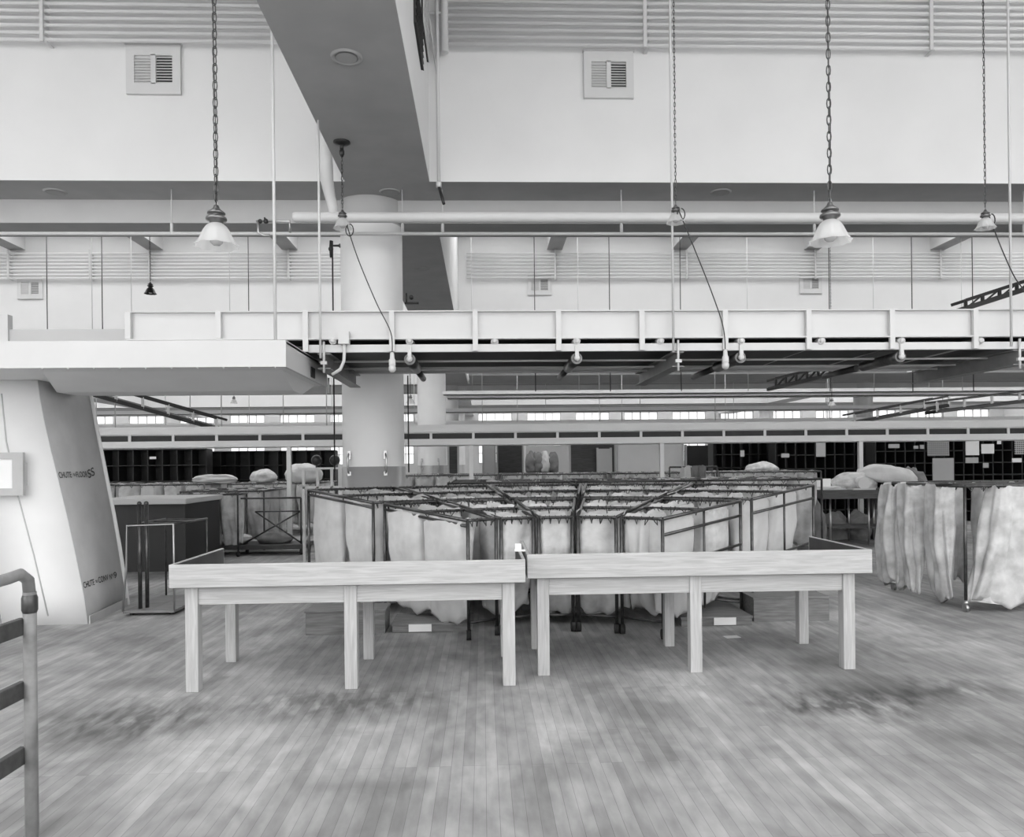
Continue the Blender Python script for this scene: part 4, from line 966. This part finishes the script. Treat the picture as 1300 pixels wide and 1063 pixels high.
case(X(113, 600, 22), X(262, 600, 22), 22, Z(180, 571, 22), 'black storage case behind the left racks', 8, 4, cards=((190, 580, 198, 583, PAPER),))
case(X(262, 600, 24), X(425, 600, 24), 24, Z(330, 573, 24), 'dark storage case farther back left of the first column', 9, 4)
# white partition panels in the mid background
def panel(px0, py0, px1, py1, Y, label, m_=WHITE, name='partition_panel'):
    a = P(px0, py0, Y); b = P(px1, py1, Y); t = thing(name, label, 'partition', ((a.x + b.x) / 2, Y, 0)); w = (b.x - a.x) / 2
    MB().box(-w, w, -.04, .04, .08, a.z).build('panel_board', m_, t); MB().box(-w, -w + .06, -.05, .05, 0, a.z + .03).box(w - .06, w, -.05, .05, 0, a.z + .03).build('panel_post', LGREY, t)
panel(783, 563, 868, 600, 23, 'plain white partition panel beyond the racks, right of centre')
panel(869, 566, 904, 600, 23.4, 'black doorway panel right of the white partition', BLACK)
panel(722, 563, 782, 600, 24, 'dark partition with a pale door left of the white one', DKWOOD)
panel(757, 570, 777, 600, 23.8, 'narrow pale panel standing before the dark partition', LGREY)
panel(612, 566, 630, 600, 26, 'white partition strip right of the second column', WHITE)
panel(630, 566, 665, 600, 27, 'dark partition with pipes right of the second column', DKWOOD)
panel(668, 566, 722, 573, 22.5, 'low white panel over the rear sack pile', LGREY)
panel(568, 567, 583, 600, 25, 'dark narrow door panel just right of the second column', DKWOOD)
for k, p in enumerate((674, 683, 693, 703)):
    lump((X(p, 595, 19.7), 19.8, Z(690, 598, 19.8) - .05), .14, .16, .32, 50 + k, 'stuffed_sack', 'tied sack in the pile beyond the racks, %s from the left' % RN[k], (CANVAS3, CANVAS3, CANVAS2, CANVAS3)[k], 'sack', group='pile beyond the racks', fold=.25, ang=k)
t = thing('sack_trolley', 'dark trolley under the sack pile beyond the racks', 'cart', (X(689, 600, 19.8), 19.8, 0)); zq = Z(690, 598, 19.8) - .06
MB().box(-.5, .5, -.35, .35, zq - .05, zq).build('trolley_deck', DKWOOD, t)
for sx in (-.45, .45):
    for sy in (-.3, .3): MB().tube([(sx, sy, .0), (sx, sy, zq - .05)], .02, 8).build('leg', PIPE, t)
lump((X(1004, 596, 17.2), 19.0, 1.2), .42, .3, .18, 58, 'stuffed_sack', 'flat folded grey sack heap beyond the racks right of centre', CANVAS, 'sack')
t = thing('side_table', 'dark side table carrying the folded sack heap', 'table', (X(1004, 596, 17.2), 19.0, 0))
MB().box(-.5, .5, -.35, .35, 1.15, 1.2).build('table_top', DKWOOD, t)
for sx in (-.45, .45):
    for sy in (-.3, .3): MB().box(sx - .03, sx + .03, sy - .03, sy + .03, 0, 1.15).build('leg', DKWOOD, t)
# hanging bundle of small sacks at rear right (dark light folds)
for k, p in enumerate((872, 881, 890)):
    put_sack(sack_mesh(.2, .2, .5, 90 + k, mat_=(CANVAS2, CANVAS3, CANVAS3)[k], folds=.12), (X(p, 598, 15.9), 15.95, Z(880, 593, 15.95)), .2, 'small striped-looking sack clipped on the rear rail, %s from left' % RN[k], 'small sacks on the rear rail')
t = thing('clip_rail', 'short rail on two posts holding three small sacks', 'rail', (X(881, 598, 15.9), 15.95, 0)); zq = Z(880, 593, 15.95)
MB().tube([(-.5, 0, zq), (.5, 0, zq)], .018, 8).build('rail_bar', PIPE, t)
for sx in (-.5, .5): MB().tube([(sx, 0, 0), (sx, 0, zq)], .018, 8).build('rail_post', PIPE, t)
# left counter behind frame truck
a = P(112, 640, 11.4); b = P(236, 640, 11.4); zc_ = Z(170, 634, 11.4)
t = thing('counter_desk', 'grey-topped counter behind the black frame truck', 'table', ((a.x + b.x) / 2, 12.2, 0)); w = (b.x - a.x) / 2
MB().box(-w, w, -.8, .8, zc_ - .08, zc_).build('counter_top', CARD, t, bevel=.01); MB().box(-w + .05, w - .05, -.7, .78, 0, zc_ - .08).build('counter_body_and_shade', BLACK, t)  # black body also stands in for the shadow under the counter top
rack(X(268, 660, 13.4), 13.5, 1.0, .5, 1.06, 3, 1, 'small pipe rack of grey sacks standing right of the counter', 'small rack right of the counter', L=.88)
# low truck with sacks lying, left mid
t = thing('platform_truck', 'low dark platform truck with crossed bars left of the first column', 'cart', (X(335, 690, 13.6), 13.75, 0))
MB().box(-.95, .75, -.35, .35, .1, .18).build('deck', DKWOOD, t, bevel=.01)
for sx in (-.85, .68):
    for sy in (-.3, .3):
        MB().tube([(sx, sy, .14), (sx, sy, .98)], .016, 8).build('post', PIPE, t); MB().tube([(sx - .02, sy, .055), (sx + .02, sy, .055)], .055, 12).build('wheel', BLACK, t)
MB().tube([(-.85, -.3, .98), (.68, -.3, .98)], .016, 8).build('top_rail', PIPE, t); MB().tube([(-.3, -.3, .2), (.68, -.3, .75)], .014, 8).tube([(.68, -.3, .2), (-.1, -.3, .75)], .014, 8).tube([(-.1, -.3, .75), (.68, -.3, .75)], .012, 8).build('cross_brace', PIPE, t)
lump((X(290, 680, 13.7), 13.65, .182), .42, .18, .10, 75, 'stuffed_sack', 'pale limp sack lying on the low platform truck', CANVAS, 'sack', tilt=.04)
lump((X(348, 680, 13.7), 13.75, .182), .32, .22, .12, 76, 'stuffed_sack', 'dark full sack lying on the right end of the platform truck', CANVAS3, 'sack')
# round float balls and small white stand left of column
for k, p in enumerate((402, 425)):
    t = thing('fire_bucket', 'dark round ball on a stand left of the column, %s one' % ('left', 'right')[k], 'ball', P(p, 590, 12.4))
    MB().ball((0, 0, .07), .085, 1, 20, 12).build('ball', DARKMET, t); MB().tube([(0, 0, -.06), (0, 0, 0)], .02, 8).build('ball_stem', PIPE, t)
a = P(413, 596, 12.4)
t = thing('equipment_stand', 'white tubular stand with two tiers left of the near column', 'stand', (a.x, 12.4, 0))
for sx in (-.32, -.1, .12, .32): MB().box(sx - .02, sx + .02, -.12, -.08, 0, a.z - .0).build('stand_post', WHITE, t)
MB().box(-.4, .4, -.15, .15, a.z, a.z + .03).build('stand_shelf', WHITE, t); MB().box(-.35, .35, -.12, .12, a.z - .3, a.z - .27).build('stand_shelf', WHITE, t)
lump((X(383, 600, 17.4), 17.6, 1.16), .42, .3, .26, 77, 'stuffed_sack', 'pale lumpy sack lying on the far rack just right of the left white post', CANVAS2, 'sack')
lump((X(328, 600, 17.4), 17.8, 1.16), .3, .3, .18, 78, 'stuffed_sack', 'pale sack lying on the far rack left of the left white post', CANVAS, 'sack')
lump((X(265, 600, 17.4), 17.8, 1.16), .5, .3, .12, 79, 'stuffed_sack', 'limp white sack thrown over the far rack behind the chute side', CANVAS2, 'sack', fold=.3)

# ------------------------------------------------------------------ world and view
wd = bpy.data.worlds.new('world'); SC.world = wd; wd.use_nodes = True
bg = wd.node_tree.nodes['Background']; bg.inputs[0].default_value = (1, 1, 1, 1); bg.inputs[1].default_value = 1.0
SC.view_settings.view_transform = 'Standard'; SC.view_settings.look = 'None'; SC.view_settings.gamma = 1; SC.view_settings.exposure = -1.3
SC.cycles.max_bounces = 8; SC.cycles.diffuse_bounces = 5
SC.cycles.use_denoising = True
